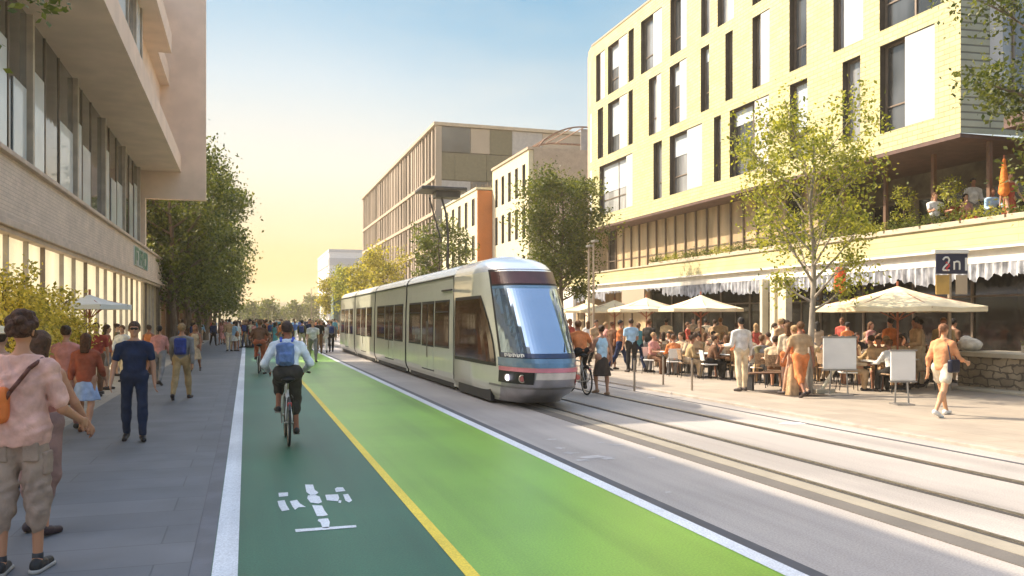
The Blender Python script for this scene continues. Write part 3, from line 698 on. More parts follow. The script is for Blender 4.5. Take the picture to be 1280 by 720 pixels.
def tree(loc, h, crown_r, crown_z0, label, leafm, barkm='bark', nleaf=6000, leaf=.16, group=None, trunk_r=.13, nbr=14, clump=.55, cat='tree', name='street_tree', seed=1, narrow=1.0, lean=(0, 0)):
    rs = random.Random(seed); np.random.seed(seed)
    x, y, z = loc; t = thing(name, label, cat, loc, group)
    tr = MB(); tips = []
    top = Vector((x+lean[0], y+lean[1], z+h*.93)); base = Vector(loc)
    pts = [base.lerp(top, k/7)+Vector((rs.uniform(-.1, .1), rs.uniform(-.1, .1), 0))*(1 if k else 0)*h/8 for k in range(8)]
    def rad(k): return trunk_r*(1-.88*k/7)+.008
    for k in range(7): tr.tube(pts[k], pts[k+1], rad(k)*(1.25 if k == 0 else 1), rad(k+1), 9, False)
    tk = tr.build('trunk', M[barkm], t, smooth=True)
    br = MB(); cz = (crown_z0+h)/2
    def at(f): q = f*7; k = min(int(q), 6); return pts[k].lerp(pts[k+1], q-k), rad(q)
    for i in range(nbr):
        f = (crown_z0/h)*.75+(.92-(crown_z0/h)*.75)*(i+rs.random())/nbr
        p, r = at(f); az = rs.random()*6.283 if nbr < 6 else i*2.4+rs.uniform(-.5, .5)
        rel = (f*h-crown_z0)/(h-crown_z0); prof = math.sqrt(max(.12, 1-(2*rel-.75)**2/1.7))
        ln = crown_r*prof*rs.uniform(.75, 1.12); up = rs.uniform(.35, .9)*narrow
        end = p+Vector((math.cos(az)*ln, math.sin(az)*ln, ln*up))
        end.z = min(end.z, z+h)
        mid = p.lerp(end, .5)+Vector((0, 0, -.06*ln))
        br.tube(p, mid, r*.55, r*.35, 6, False); br.tube(mid, end, r*.35, .008, 6, False)
        tips += [(end, 1), (mid.lerp(end, .5), .8)]
        if rel > .15: tips.append((mid, .6))
        for q in range(3):
            s0 = mid.lerp(end, rs.random()*.8); a2 = az+rs.uniform(-1.3, 1.3); l2 = ln*rs.uniform(.25, .5)
            e2 = s0+Vector((math.cos(a2)*l2, math.sin(a2)*l2, l2*rs.uniform(.1, .9))); br.tube(s0, e2, r*.2, .006, 5, False); tips.append((e2, .9))
    tips.append((top, .8))
    br.build('limbs', M[barkm], t, smooth=True)
    P = []; S = []
    tot = sum(w for _, w in tips)
    for p, w in tips:
        k = int(nleaf*w/tot); rr = clump*(.6+.8*rs.random())
        sub = [np.random.normal(size=3)*rr*.6 for _ in range(4)]
        for _ in range(k):
            c = sub[rs.randrange(4)]; q = np.random.normal(size=3)*rr*.38
            v = np.array(p)+c*np.array([1, 1, .7])+q; P.append(v); S.append(leaf*rs.uniform(.6, 1.35))
    leaf_mesh('foliage', P, S, M[leafm], t)
    return t
gl = 'street trees along the left pavement'
for i, (px, Y, h, r) in enumerate(((219, 47.5, 11.2, 2.3), (243, 54, 12.4, 2.7), (252, 64, 12.6, 2.8), (262, 76, 11.6, 2.8), (272, 92, 10.8, 2.6), (281, 112, 10, 2.4))):
    X = [-3.75, -3.3, -3.3, -3.3, -3.2, -3.2][i]
    tree((X, Y, 0), h, r, 3.0, ['tall dark green street tree nearest the end wall of the blush building', 'second dark street tree on the left, its crown rising beside the fin wall', 'third street tree in the left row with crown reaching over the pavement', 'fourth street tree in the left row', 'fifth, smaller looking street tree in the left row', 'farthest street tree in the left row'][i],
         'leaf_dark' if i < 2 else 'leaf_mid', nleaf=[12000, 16000, 14000, 9000, 7000, 5000][i], leaf=[.2, .2, .23, .27, .3, .34][i], group=gl, trunk_r=.2, nbr=22, clump=.8, seed=11+i)
# near tree whose branch tips hang into the top left of the view
tree((-3.75, 9.9, 0), 8.8, 1.9, 4.9, 'leafy branch tips hanging in at the top left corner from a tree outside', 'leaf_mid', nleaf=4200, leaf=.10, nbr=16, clump=.30, seed=5, narrow=.6)
# right side
X, Y, _ = ATD(703, 41); tree((X, Y, .05), 9.3, 1.55, 3.8, 'bushy olive green tree between the tram nose and the yellow building', 'leaf_mid', nleaf=22000, leaf=.15, trunk_r=.13, nbr=30, clump=.52, seed=31)
X, Y, _ = ATD(548, 56); tree((X, Y, .05), 8.3, 1.7, 3.6, 'olive tree rising above the tram roof under the flat canopy', 'leaf_mid', nleaf=6000, leaf=.2, trunk_r=.13, nbr=16, clump=.5, seed=32)
gy = 'yellow green trees behind the rear of the tram'
for i, (px, D, h, r) in enumerate(((480, 82, 8.9, 2.0), (458, 88, 8.0, 1.7), (437, 94, 7.6, 1.7), (417, 108, 7.3, 1.5))):
    X, Y, _ = ATD(px, D)
    tree((X, Y, .05), h, r, 2.6, ['largest yellow green tree behind the tram, against the taupe block', 'second yellow green tree, just left of the largest one', 'rounded yellow green tree in front of the pale far building', 'small leftmost yellow green tree over the teal box kiosk'][i], 'leaf_gold' if i != 2 else 'leaf_lime', nleaf=4500, leaf=.28, group=gy, trunk_r=.14, nbr=16, clump=.6, seed=40+i)
# slender lime tree in front of the yellow building
X, Y, _ = G(1010, 492, .05)
lt = tree((X, Y, .05), 6.75, 1.6, 2.8, 'slender lime green tree in front of the yellow brick facade', 'leaf_lime', 'bark_pale', nleaf=10500, leaf=.10, trunk_r=.085, nbr=26, clump=.36, seed=52, narrow=1.5, lean=(.1, 0))
LTX, LTY = X, Y
tree((14.8, 10.9, .05), 10.5, 2.35, 4.7, 'dark green tree reaching into the top right corner', 'leaf_dark', nleaf=20000, leaf=.105, trunk_r=.16, nbr=28, clump=.42, seed=61)
pit = struct(MB().box(LTX-.9, LTX+.9, LTY-.7, LTY+.7, .03, .056).build('tree_pit', M['grate']))
st = thing('tree_stake', 'pale slanting stake leaning beside the slender tree', 'stake', (LTX+.5, LTY-.1, .05))
MB().tube((LTX+.25, LTY-.1, .06), (LTX+.95, LTY-.15, 1.05), .045, .04).build('stake_pole', M['cream_stone'], st); MB().box(LTX+.08, LTX+.62, LTY-.22, LTY+.02, .05, .16).build('stake_foot', M['stone_top'], st, bevel=.02)
# golden clipped hedge trees against the left shop glass
gh = 'golden potted trees against the lit shop glass'
hl = ['nearest golden potted tree against the lit shop glass at the left edge', 'second golden potted tree along the lit shop glass', 'third golden potted tree along the lit shop glass', 'fourth golden potted tree along the lit shop glass', 'farthest golden potted tree, low against the lit shop glass', 'small golden potted tree beyond the white parasol']
for i, (px, h) in enumerate(((8, 3.15), (34, 3.0), (58, 2.8), (80, 2.5))):
    X = -3.75; Y = YX(px, X)
    t = tree((X, Y, .42), h-1.0, .48, .7, hl[i], 'leaf_amber', nleaf=2800, leaf=.085, trunk_r=.035, nbr=14, clump=.22, seed=70+i, group=gh, name='potted_tree', cat='potted tree')
    MB().box(X-.25, X+.25, Y-.25, Y+.25, 0, .46).build('planter', M['brown_wood'], t, bevel=.02)
# trees of the far skyline
gf = 'small far trees at the end of the street'
for i in range(12):
    px = 306+i*9.5+random.uniform(-3, 3); D = random.uniform(180, 260); X, Y, _ = ATD(px, D)
    tree((X, Y, 0), random.uniform(3.8, 6) if i < 8 else random.uniform(6, 9), 1.9, 1.0, 'small dim tree on the skyline at the very end of the street', 'leaf_mid', nleaf=900, leaf=.7, nbr=8, clump=.9, seed=90+i, group=gf, name='far_tree')

# ================================================================== TRAM
TX, TW = 5.875, .845; XS = TX-TW          # centre, half width, near side plane
tm = thing('tram', 'cream and silver articulated tram with a blue windscreen, coming toward the viewer', 'tram', (TX, 30, 0))
def ty(px): return YX(px, XS)
cuts = [ty(567.5), ty(507), ty(468), ty(443), ty(425)]
def tram_prof(z):                        # half width at height z
    if z < .42: return TW-.10*(1-max(0, z-.16)/.26)**2
    if z < 2.55: return TW-.03*((z-.9)/1.6)**2*(1 if z > .9 else 0)
    t = (z-2.55)/.62; return (TW-.04)*math.sqrt(max(0, 1-t**4.5))
ZL = [.09, .16, .28, .42, .75, 1.1, 1.6, 2.1, 2.55, 2.72, 2.86, 2.98, 3.07, 3.13, 3.165]
def body(ya, yb, name):
    b = MB()
    ring = [(-tram_prof(z), z) for z in ZL]+[(tram_prof(z), z) for z in ZL[::-1]]
    for i in range(len(ring)-1):
        (xa, za), (xb, zb) = ring[i], ring[i+1]
        b.cur = 1 if (za+zb)/2 > 2.84 else 0
        b.face([(TX+xa, ya, za), (TX+xb, ya, zb), (TX+xb, yb, zb), (TX+xa, yb, za)])
    b.cur = 2
    b.face([(TX+x, ya+.001, z) for x, z in ring]); b.face([(TX+x, yb-.001, z) for x, z in ring])
    o = b.build(name, [M['tram_body'], M['tram_roof'], M['seal']], tm)
    for sg in (-1, 1):
        MB().box(TX+sg*(TW-.028)-.012, TX+sg*(TW-.028)+.012, ya+.02, yb-.02, 2.80, 2.83).build('roof_seam', M['seal'], o)
    s = MB().box(TX-.75, TX+.75, ya+.3, yb-.3, .05, .3).build('bogie', M['seal'], o)
    return o
def side_quad(sg, ya, yb, z0, z1, off):
    """thin slab standing proud of one side, following the section"""
    b = MB(); zs = [z0, (z0+z1)/2, z1]
    for k in range(2):
        xa, xb = tram_prof(zs[k]), tram_prof(zs[k+1])
        pts = [(TX+sg*(xa+off), ya, zs[k]), (TX+sg*(xb+off), ya, zs[k+1]), (TX+sg*(xb+off), yb, zs[k+1]), (TX+sg*(xa+off), yb, zs[k])]
        inn = [(p[0]-sg*.02, p[1], p[2]) for p in pts]
        b.face(pts)
        for q in range(4): b.face([pts[q], pts[(q+1) % 4], inn[(q+1) % 4], inn[q]])
    return b
def gwin(ya, yb, z0=1.02, z1=2.25):
    for sg in (-1, 1):
        w = side_quad(sg, ya, yb, z0, z1, .006).build('side_window', M['seal'], tm)
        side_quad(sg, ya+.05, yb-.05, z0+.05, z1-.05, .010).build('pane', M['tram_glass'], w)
        MB().box(TX+sg*(TW+.002)-.012, TX+sg*(TW+.002)+.012, ya+.05, yb-.05, 1.93, 1.96).build('transom', M['metal_dark'], w)
def door(ya, yb, leaves=2):
    for sg in (-1, 1):
        w = side_quad(sg, ya, yb, .34, 2.25, .004).build('door', M['seal'], tm); d = (yb-ya)/leaves
        for k in range(leaves):
            a, c = ya+k*d+.03, ya+(k+1)*d-.03
            side_quad(sg, a, c, .38, 1.0, .012).build('door_leaf', M['tram_body'], w)
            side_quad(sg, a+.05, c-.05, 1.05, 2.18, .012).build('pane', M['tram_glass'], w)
            MB().box(TX+sg*(TW+.016)-.01, TX+sg*(TW+.016)+.01, c-.03 if k == 0 else a, c if k == 0 else a+.03, .7, 1.7).build('handle', M['steel'], w)
for i in range(4):
    body(cuts[i]+.12, cuts[i+1]-.12, 'tram_car')
for i in range(1, 4):
    b = MB(); y = cuts[i]
    for k in range(5):
        r = .05 if k % 2 else .015; ya_, yb_ = y-.12+k*.048, y-.072+k*.048; ZG = [z for z in ZL if z > .25]
        rg = [(-tram_prof(z)*(1-r/TW)+0, z-r*(z/3.1)) for z in ZG]+[(tram_prof(z)*(1-r/TW), z-r*(z/3.1)) for z in ZG[::-1]]
        for i_ in range(len(rg)-1): b.face([(TX+rg[i_][0], ya_, rg[i_][1]), (TX+rg[i_+1][0], ya_, rg[i_+1][1]), (TX+rg[i_+1][0], yb_, rg[i_+1][1]), (TX+rg[i_][0], yb_, rg[i_][1])])
        b.face([(TX+x_, ya_, z_) for x_, z_ in rg]); b.face([(TX+x_, yb_, z_) for x_, z_ in rg])
    b.build('gangway', M['metal_dark'], tm)
# rear cab closing piece
b = MB(); 
ring = [(-tram_prof(z), z) for z in ZL]+[(tram_prof(z), z) for z in ZL[::-1]]
y = cuts[4]-.12
for i in range(len(ring)-1):
    (xa, za), (xb, zb) = ring[i], ring[i+1]
    b.face([(TX+xa, y, za), (TX+xb, y, zb), (TX+xb*.85, y+1.4, .3+(zb-.3)*.75), (TX+xa*.85, y+1.4, .3+(za-.3)*.75)])
b.face([(TX+x*.85, y+1.4, .3+(z-.3)*.75) for x, z in ring]); b.build('rear_cab', [M['tram_body']], tm)
# windows and doors read from the side view
def W(px0, px1): gwin(ty(px1)+.02, ty(px0)-.02)
def DR(px0, px1): door(ty(px1), ty(px0))
W(511, 526); DR(527, 542); W(543, 561.5)
W(471, 480.5); DR(481, 491.5); W(492.5, 503.5)
W(445, 450.5); DR(451, 457); W(458, 464.5)
W(426.5, 430.5); DR(431, 435.5); W(436.5, 441)
# nose -------------------------------------------------------------
YB = cuts[0]-.0; NS = ty(592); NN = 3.0
def nose_front(z):
    pts = [(.08, .85), (.16, .75), (.28, .35), (.45, .10), (.75, 0), (.95, .06), (1.1, .18), (1.6, .60), (2.1, 1.05), (2.47, 1.40), (2.78, 1.72), (2.95, 2.1), (3.07, 2.6), (3.13, 3.0), (3.165, 3.3)]
    for k in range(len(pts)-1):
        if z <= pts[k+1][0]:
            t = max(0, (z-pts[k][0])/(pts[k+1][0]-pts[k][0])); return 15.65+pts[k][1]*(1-t)+pts[k+1][1]*t
    return 18.9
def nose_pt(t, z, off=0):
    w = tram_prof(z)+off; Lz = NS-nose_front(z)+off; Lz = max(Lz, .15)
    s, c = math.sin(t), math.cos(t)
    return (TX+w*math.copysign(abs(s)**(2/NN), s), NS-Lz*abs(c)**(2/NN), z)
ZN = [.09, .16, .2, .28, .36, .45, .6, .75, .85, .95, 1.1, 1.35, 1.6, 1.85, 2.1, 2.3, 2.47, 2.62, 2.78, 2.86, 2.95, 3.01, 3.07, 3.10, 3.13, 3.15, 3.165]
b = MB(); T = [-math.pi/2+math.pi*i/48 for i in range(49)]
def nmat(z, t): return 1 if z > 2.8 else (2 if (z < .93 and abs(t) < 1.05) else 0)
base = len(b.v); cols = []
for z in ZN:
    cols.append([(TX-tram_prof(z), YB+.1, z)]+[nose_pt(t, z) for t in T]+[(TX+tram_prof(z), YB+.1, z)])
k0 = len(b.v); nn_ = len(cols[0])
for c in cols: b.v += c
for i in range(len(ZN)-1):
    for j in range(nn_-1):
        b.f.append((k0+i*nn_+j, k0+i*nn_+j+1, k0+(i+1)*nn_+j+1, k0+(i+1)*nn_+j))
        tt = T[min(max(j-1, 0), 47)]+.03; b.mi.append(nmat((ZN[i]+ZN[i+1])/2, tt))
b.f.append(tuple(k0+(len(ZN)-1)*nn_+j for j in range(nn_))); b.mi.append(1)
b.f.append(tuple(k0+j for j in range(nn_))[::-1]); b.mi.append(2)
b.f.append(tuple([k0+i*nn_ for i in range(len(ZN))]+[k0+i*nn_+nn_-1 for i in range(len(ZN))][::-1])); b.mi.append(0)
nose = b.build('nose', [M['tram_body'], M['tram_roof'], M['tram_silver']], tm, smooth=True)
def npatch(t0, t1, z0, z1, off, name, m, par, nt=20, nz=6, tt=None):
    b = MB(); g = []
    for i in range(nz+1):
        z = z0+(z1-z0)*i/nz; a, c = (t0, t1) if tt is None else tt(z)
        g.append([nose_pt(a+(c-a)*j/nt, z, off) for j in range(nt+1)])
    for i in range(nz):
        for j in range(nt): b.face([g[i][j], g[i][j+1], g[i+1][j+1], g[i+1][j]])
    def inner(p): return (TX+(p[0]-TX)*.985, p[1]+.03, p[2])
    ed = g[0]+[r[-1] for r in g[1:]]+g[-1][::-1][1:]+[r[0] for r in g[::-1]][1:]
    for i in range(len(ed)-1): b.face([ed[i], ed[i+1], inner(ed[i+1]), inner(ed[i])])
    return b.build(name, m, par)
npatch(-1.08, 1.08, 1.0, 2.82, .012, 'windscreen_seal', M['seal'], nose, 28, 12)
ws = npatch(-1.02, 1.02, 1.10, 2.40, .022, 'windscreen', M['windscreen'], tm, 28, 10)
npatch(-1.02, 1.02, 2.40, 2.46, .024, 'sun_strip', M['blue_trim'], ws, 28, 1)
npatch(-1.0, 1.0, 2.50, 2.77, .026, 'destination_display', M['display'], tm, 28, 2)
npatch(-1.04, 1.04, 1.01, 1.10, .022, 'lower_dark_panel', mat('navy_panel', (.02, .04, .10), .3), nose, 28, 1)
npatch(-1.12, 1.12, .83, 1.0, .016, 'blue_band', M['blue_trim'], nose, 28, 2)
npatch(-1.1, 1.1, .74, .82, .030, 'pink_strip', M['pink_trim'], nose, 28, 1)
npatch(-.30, .45, .60, .73, .026, 'number_plate_panel', M['plate'], nose, 12, 1)
for s0, s1 in ((-1.1, -.34), (.52, 1.1)):
    h = npatch(s0, s1, .50, .74, .024, 'headlight', M['redlamp'] if s0 > 0 else M['seal'], nose, 12, 2)
    for q in (.28, .68):
        p = nose_pt(s0+(s1-s0)*q, .61, .045)
        MB().tube((p[0], p[1]+.03, p[2]), (p[0], p[1]-.01, p[2]), .062, .055, 14).build('lamp', M['lamp_white'] if s0 < 0 and q < .5 else M['redlamp'], h)
        MB().torus((p[0], p[1]-.01, p[2]), (0, 1, 0), .07, .012, 18, 6).build('lamp_ring', M['steel'], h)
npatch(-1.3, 1.3, .40, .44, .02, 'bumper_lip', M['metal_grey'], nose, 28, 1)
# small pale characters along the lower dark panel
b = MB()
for i, (wd) in enumerate((3, 2, 3, 3, 2)):
    for (dx, z0, z1) in ((0, 0, 1), (.5, 0, .3) if i % 2 else (.5, .7, 1), (.9, .2, .9)):
        t0 = -.95+i*.09+dx*.05; pts = [nose_pt(t0, 1.02+.07*z0, .028), nose_pt(t0+.03, 1.02+.07*z0, .028), nose_pt(t0+.03, 1.02+.07*z1, .028), nose_pt(t0, 1.02+.07*z1, .028)]; b.face(pts)
b.build('pale_lettering', M['white_paint'], nose)
b = MB(); b.path([nose_pt(.15, 1.13, .04), nose_pt(.62, 2.0, .04)], .012, 5); b.path([nose_pt(.5, 1.13, .04), nose_pt(.66, 1.9, .04)], .010, 5); b.build('wiper', M['seal'], ws)
# cab side windows with raked front edge
def side_x(y, z):
    w = tram_prof(z)
    if y >= NS: return w
    Lz = NS-nose_front(z); r = min(.995, (NS-y)/Lz); return w*(1-r**NN)**(1/NN)
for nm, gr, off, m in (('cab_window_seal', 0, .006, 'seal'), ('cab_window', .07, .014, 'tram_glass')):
    for sg in (-1, 1):
        b = MB(); n = 10; gg = []
        for i in range(n+1):
            z = .80+gr+(2.28-.80-2*gr)*i/n
            yr = ty(568.5)-gr; f = (z-.80)/1.48; yf = ty(618)+gr+(ty(600)-ty(618))*(f**1.6)
            gg.append([(TX+sg*(side_x(yr+(yf-yr)*j/12, z)+off), yr+(yf-yr)*j/12, z) for j in range(13)])
        for i in range(n):
            for j in range(12): b.face([gg[i][j], gg[i][j+1], gg[i+1][j+1], gg[i+1][j]])
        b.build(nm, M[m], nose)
b = MB()
for sg in (-1, 1):
    b.box(TX+sg*(TW+.002)-.006, TX+sg*(TW+.002)+.006, ty(567.5), ty(567.5)+.03, .3, 2.8)
    b.box(TX+sg*(TW-.02)-.03, TX+sg*(TW-.02)+.03, ty(564), ty(552), 2.47, 2.51)
b.build('body_joint', M['metal_dark'], nose)
b = MB().box(TX-.8, TX+.8, 17.6, 20.5, .05, .3).build('bogie', M['seal'], nose)

tm.scale = (1, 1, 1.04)
# ================================================================== IMPLICIT-SURFACE FIGURES
class SDF:
    def __init__(s): s.ops = []
    def cap(s, a, b, ra, rb=None, k=.03, sy=1.0):
        rb = ra if rb is None else rb; a = np.array(a, float); b = np.array(b, float); m = max(ra, rb)
        lo = np.minimum(a, b)-m; hi = np.maximum(a, b)+m; ba = b-a; L2 = max(1e-9, ba@ba)
        def f(P):
            q = P-a; h = np.clip((q@ba)/L2, 0, 1); d = q-h[..., None]*ba
            if sy != 1.0: d = d*np.array([1, 1/sy, 1])
            return (np.sqrt((d**2).sum(-1))-(ra+(rb-ra)*h))*min(1, sy)
        s.ops.append(('a', f, lo, hi, k)); return s
    def ell(s, c, r, k=.02, kind='a'):
        c = np.array(c, float); r = np.array(r, float)
        def f(P):
            q = (P-c)/r; k0 = np.sqrt((q**2).sum(-1)); k1 = np.sqrt(((q/r)**2).sum(-1))+1e-9
            return k0*(k0-1)/k1
        s.ops.append((kind, f, c-r, c+r, k)); return s
    def rbox(s, c, h, r, k=.01, kind='a'):
        c = np.array(c, float); h = np.array(h, float)
        def f(P):
            q = np.abs(P-c)-(h-r); return np.sqrt((np.maximum(q, 0)**2).sum(-1))+np.minimum(q.max(-1), 0)-r
        s.ops.append((kind, f, c-h, c+h, k)); return s
    def cone(s, z0, z1, r0, r1, sy, cx=0, cyy=0, k=.01, wav=0):
        def f(P):
            h = np.clip((P[..., 2]-z0)/(z1-z0), 0, 1); x = P[..., 0]-cx; y = (P[..., 1]-cyy)/sy
            ang = np.arctan2(y, x); rr = (r0+(r1-r0)*h)*(1+wav*(1-h)*np.sin(ang*7+1)); d = np.sqrt(x*x+y*y)-rr
            return np.maximum(d*.8, np.maximum(z0-P[..., 2], P[..., 2]-z1))
        m = max(r0, r1)*(1+wav); s.ops.append(('a', f, np.array([cx-m, cyy-m*max(1, sy), z0]), np.array([cx+m, cyy+m*max(1, sy), z1]), k)); return s
    def cut(s, p, n):
        p = np.array(p, float); n = np.array(n, float); n /= np.linalg.norm(n)
        s.ops.append(('c', lambda P: (P-p)@n, None, None, 0)); return s
    def subs(s, kind_ops): return s
    def mesh(s, res, wrinkle=0, seed=0):
        adds = [o for o in s.ops if o[0] == 'a']; lo = np.min([o[2] for o in adds], 0)-res*3; hi = np.max([o[3] for o in adds], 0)+res*3
        n = np.ceil((hi-lo)/res).astype(int)+1
        ax = [lo[i]+res*np.arange(n[i]) for i in range(3)]
        D = np.full(tuple(n), 1.0)
        for kind, f, l, h, k in s.ops:
            if kind == 'c':
                P = np.stack(np.meshgrid(*ax, indexing='ij'), -1); D = np.maximum(D, f(P)); continue
            mg = k+res*2.5
            i0 = np.clip(np.floor((l-mg-lo)/res).astype(int), 0, n-1); i1 = np.clip(np.ceil((h+mg-lo)/res).astype(int)+1, 1, n)
            sl = tuple(slice(i0[i], i1[i]) for i in range(3))
            P = np.stack(np.meshgrid(*[ax[i][sl[i]] for i in range(3)], indexing='ij'), -1)
            d = f(P)
            if kind == 's': D[sl] = np.maximum(D[sl], -d); continue
            sub = D[sl]; t = np.clip(.5+.5*(sub-d)/k, 0, 1); D[sl] = sub*(1-t)+d*t-k*t*(1-t)
        if wrinkle:
            P = np.stack(np.meshgrid(*ax, indexing='ij'), -1); x, y, z = P[..., 0], P[..., 1], P[..., 2]
            D = D+wrinkle*(np.sin(38*z+9*x+7*np.sin(11*x+seed)+5*np.sin(9*y))*.6+np.sin(23*z-31*x+4*np.sin(17*z+seed))*.5)
        return surfnet(D, lo, res)
def surfnet(D, lo, res):
    ins = D < 0; nx, ny, nz = D.shape
    cnt = np.zeros((nx-1, ny-1, nz-1), int)
    for i in (0, 1):
        for j in (0, 1):
            for k in (0, 1): cnt += ins[i:nx-1+i, j:ny-1+j, k:nz-1+k]
    act = (cnt > 0) & (cnt < 8); idx = -np.ones(act.shape, int); cells = np.argwhere(act); idx[act] = np.arange(len(cells))
    acc = np.zeros((len(cells), 3)); num = np.zeros(len(cells)); c = cells
    for a in range(3):
        o = [q for q in range(3) if q != a]
        for u in (0, 1):
            for w in (0, 1):
                p0 = c.copy(); p0[:, o[0]] += u; p0[:, o[1]] += w; p1 = p0.copy(); p1[:, a] += 1
                d0 = D[tuple(p0.T)]; d1 = D[tuple(p1.T)]; m = (d0 < 0) != (d1 < 0)
                t = np.where(m, d0/(d0-d1+1e-12), 0); q = p0.astype(float); q[:, a] += t
                acc[m] += q[m]; num[m] += 1
    V = acc/num[:, None]*res+lo
    faces = []
    for a in range(3):
        o = [(a+1) % 3, (a+2) % 3]
        s0 = [slice(None)]*3; s1 = [slice(None)]*3; s0[a] = slice(0, -1); s1[a] = slice(1, None)
        A = ins[tuple(s0)]; B = ins[tuple(s1)]; e = np.argwhere(A != B)
        if not len(e): continue
        ok = (e[:, o[0]] > 0) & (e[:, o[1]] > 0) & (e[:, o[0]] < D.shape[o[0]]-1) & (e[:, o[1]] < D.shape[o[1]]-1); e = e[ok]
        q = []
        for du, dw in ((1, 1), (0, 1), (0, 0), (1, 0)):
            cc = e.copy(); cc[:, o[0]] -= du; cc[:, o[1]] -= dw; q.append(idx[tuple(cc.T)])
        q = np.stack(q, 1); fl = ~A[tuple(e.T)]; q[fl] = q[fl][:, ::-1]; faces.append(q)
    return V, np.concatenate(faces)
def sdf_obj(name, sdf, m, parent, res, col, wrinkle=0, seed=0):
    V, Fq = sdf.mesh(res, wrinkle, seed)
    Fq = Fq[(Fq >= 0).all(1)]
    me = bpy.data.meshes.new(name); me.vertices.add(len(V)); me.vertices.foreach_set('co', V.ravel())
    n = len(Fq); me.loops.add(4*n); me.loops.foreach_set('vertex_index', Fq.ravel()); me.polygons.add(n)
    me.polygons.foreach_set('loop_start', np.arange(n)*4); me.polygons.foreach_set('loop_total', np.full(n, 4)); me.update(calc_edges=True); me.validate()
    me.polygons.foreach_set('use_smooth', [True]*len(me.polygons)); me.materials.append(m)
    o = bpy.data.objects.new(name, me); COL.objects.link(o); o.parent = parent; o.color = (*col, 1); ORG[o.name] = Vector((0, 0, 0)); return o

def rotv(v, ang_x):   # tilt forward (towards +y) by angle
    c, s_ = math.cos(ang_x), math.sin(ang_x); return np.array([v[0], v[1]*c+v[2]*s_, -v[1]*s_+v[2]*c])
def skeleton(H, pose, fem):
    g = lambda k, d=0: pose.get(k, d)
    th = sh = .246*H; J = {}
    hw = .052*H*(1.05 if fem else 1)
    def leg(side, hip):
        sx = -1 if side == 'L' else 1
        if 'ankle'+side in pose:
            tgt = np.array(pose['ankle'+side], float); d = tgt-hip; L_ = min(np.linalg.norm(d), th+sh-.001); u = d/np.linalg.norm(d)
            a = math.acos(max(-1, min(1, L_/(2*th)))); pole = np.array([0, 1, .3]); pole = pole-(pole@u)*u; pole /= np.linalg.norm(pole)
            knee = hip+u*(L_/2)+pole*math.sqrt(max(0, th*th-L_*L_/4)); ank = hip+u*L_; return knee, ank, g('foot'+side, 0)
        a = R(g('hip'+side)); k = R(g('knee'+side)); ab = R(g('ab'+side, 2))
        knee = hip+th*np.array([sx*math.sin(ab), math.sin(a), -math.cos(a)]); ank = knee+sh*np.array([0, math.sin(a-k), -math.cos(a-k)])
        return knee, ank, g('foot'+side, max(0, -(math.degrees(a-k))*.75) if not g('sit') else 0)
    if 'hipz' in pose: hz = pose['hipz']
    else:
        lo = 9
        for s_ in 'LR':
            a = R(g('hip'+s_)); k = R(g('knee'+s_)); ft = R(max(0, -(math.degrees(a-k))*.75)); lo = min(lo, -(th*math.cos(a)+sh*math.cos(a-k))-math.sin(ft)*.07*H)
        hz = -lo+.045*H
    root = np.array([0, g('hipy', 0), hz]); J['root'] = root
    for s_, sx in (('L', -1), ('R', 1)):
        J['hip'+s_] = root+np.array([sx*hw, 0, 0]); J['knee'+s_], J['ankle'+s_], J['ft'+s_] = leg(s_, J['hip'+s_])
    le = R(g('lean', 2)); tl = .285*H; sw = (.098 if fem else .112)*H
    J['lean'] = le; up = rotv((0, 0, 1), le); J['up'] = up
    J['sh'] = root+up*tl; J['chest'] = root+up*tl*.68; J['waist'] = root+up*tl*.3
    hl = R(g('headlean', math.degrees(le)*.5)); hu = rotv((0, 0, 1), hl)
    J['neck'] = J['sh']+up*.035*H; J['head'] = J['neck']+hu*.085*H; J['hu'] = hu
    ua, fa = .165*H, .145*H
    for s_, sx in (('L', -1), ('R', 1)):
        S = J['sh']+np.array([sx*sw, 0, 0])-up*.030*H; J['sho'+s_] = S
        if 'wrist'+s_ in pose:
            tgt = np.array(pose['wrist'+s_], float); d = tgt-S; L_ = min(np.linalg.norm(d), ua+fa-.001); u = d/np.linalg.norm(d)
            h = (ua*ua-fa*fa+L_*L_)/(2*L_); r_ = math.sqrt(max(0, ua*ua-h*h)); pole = np.array([sx*.6, -.5, -.7]); pole -= (pole@u)*u; pole /= np.linalg.norm(pole)
            J['elb'+s_] = S+u*h+pole*r_; J['wri'+s_] = S+u*L_
        else:
            a = R(g('arm'+s_, 0)); e = R(g('elb'+s_, 12)); ab = R(g('out'+s_, 9)); ins = R(g('in'+s_, 0))
            J['elb'+s_] = S+ua*np.array([sx*math.sin(ab), math.sin(a)*math.cos(ab), -math.cos(a)*math.cos(ab)])
            J['wri'+s_] = J['elb'+s_]+fa*np.array([sx*math.sin(ab*.4-ins), math.sin(a+e)*math.cos(ins), -math.cos(a+e)])
    return J
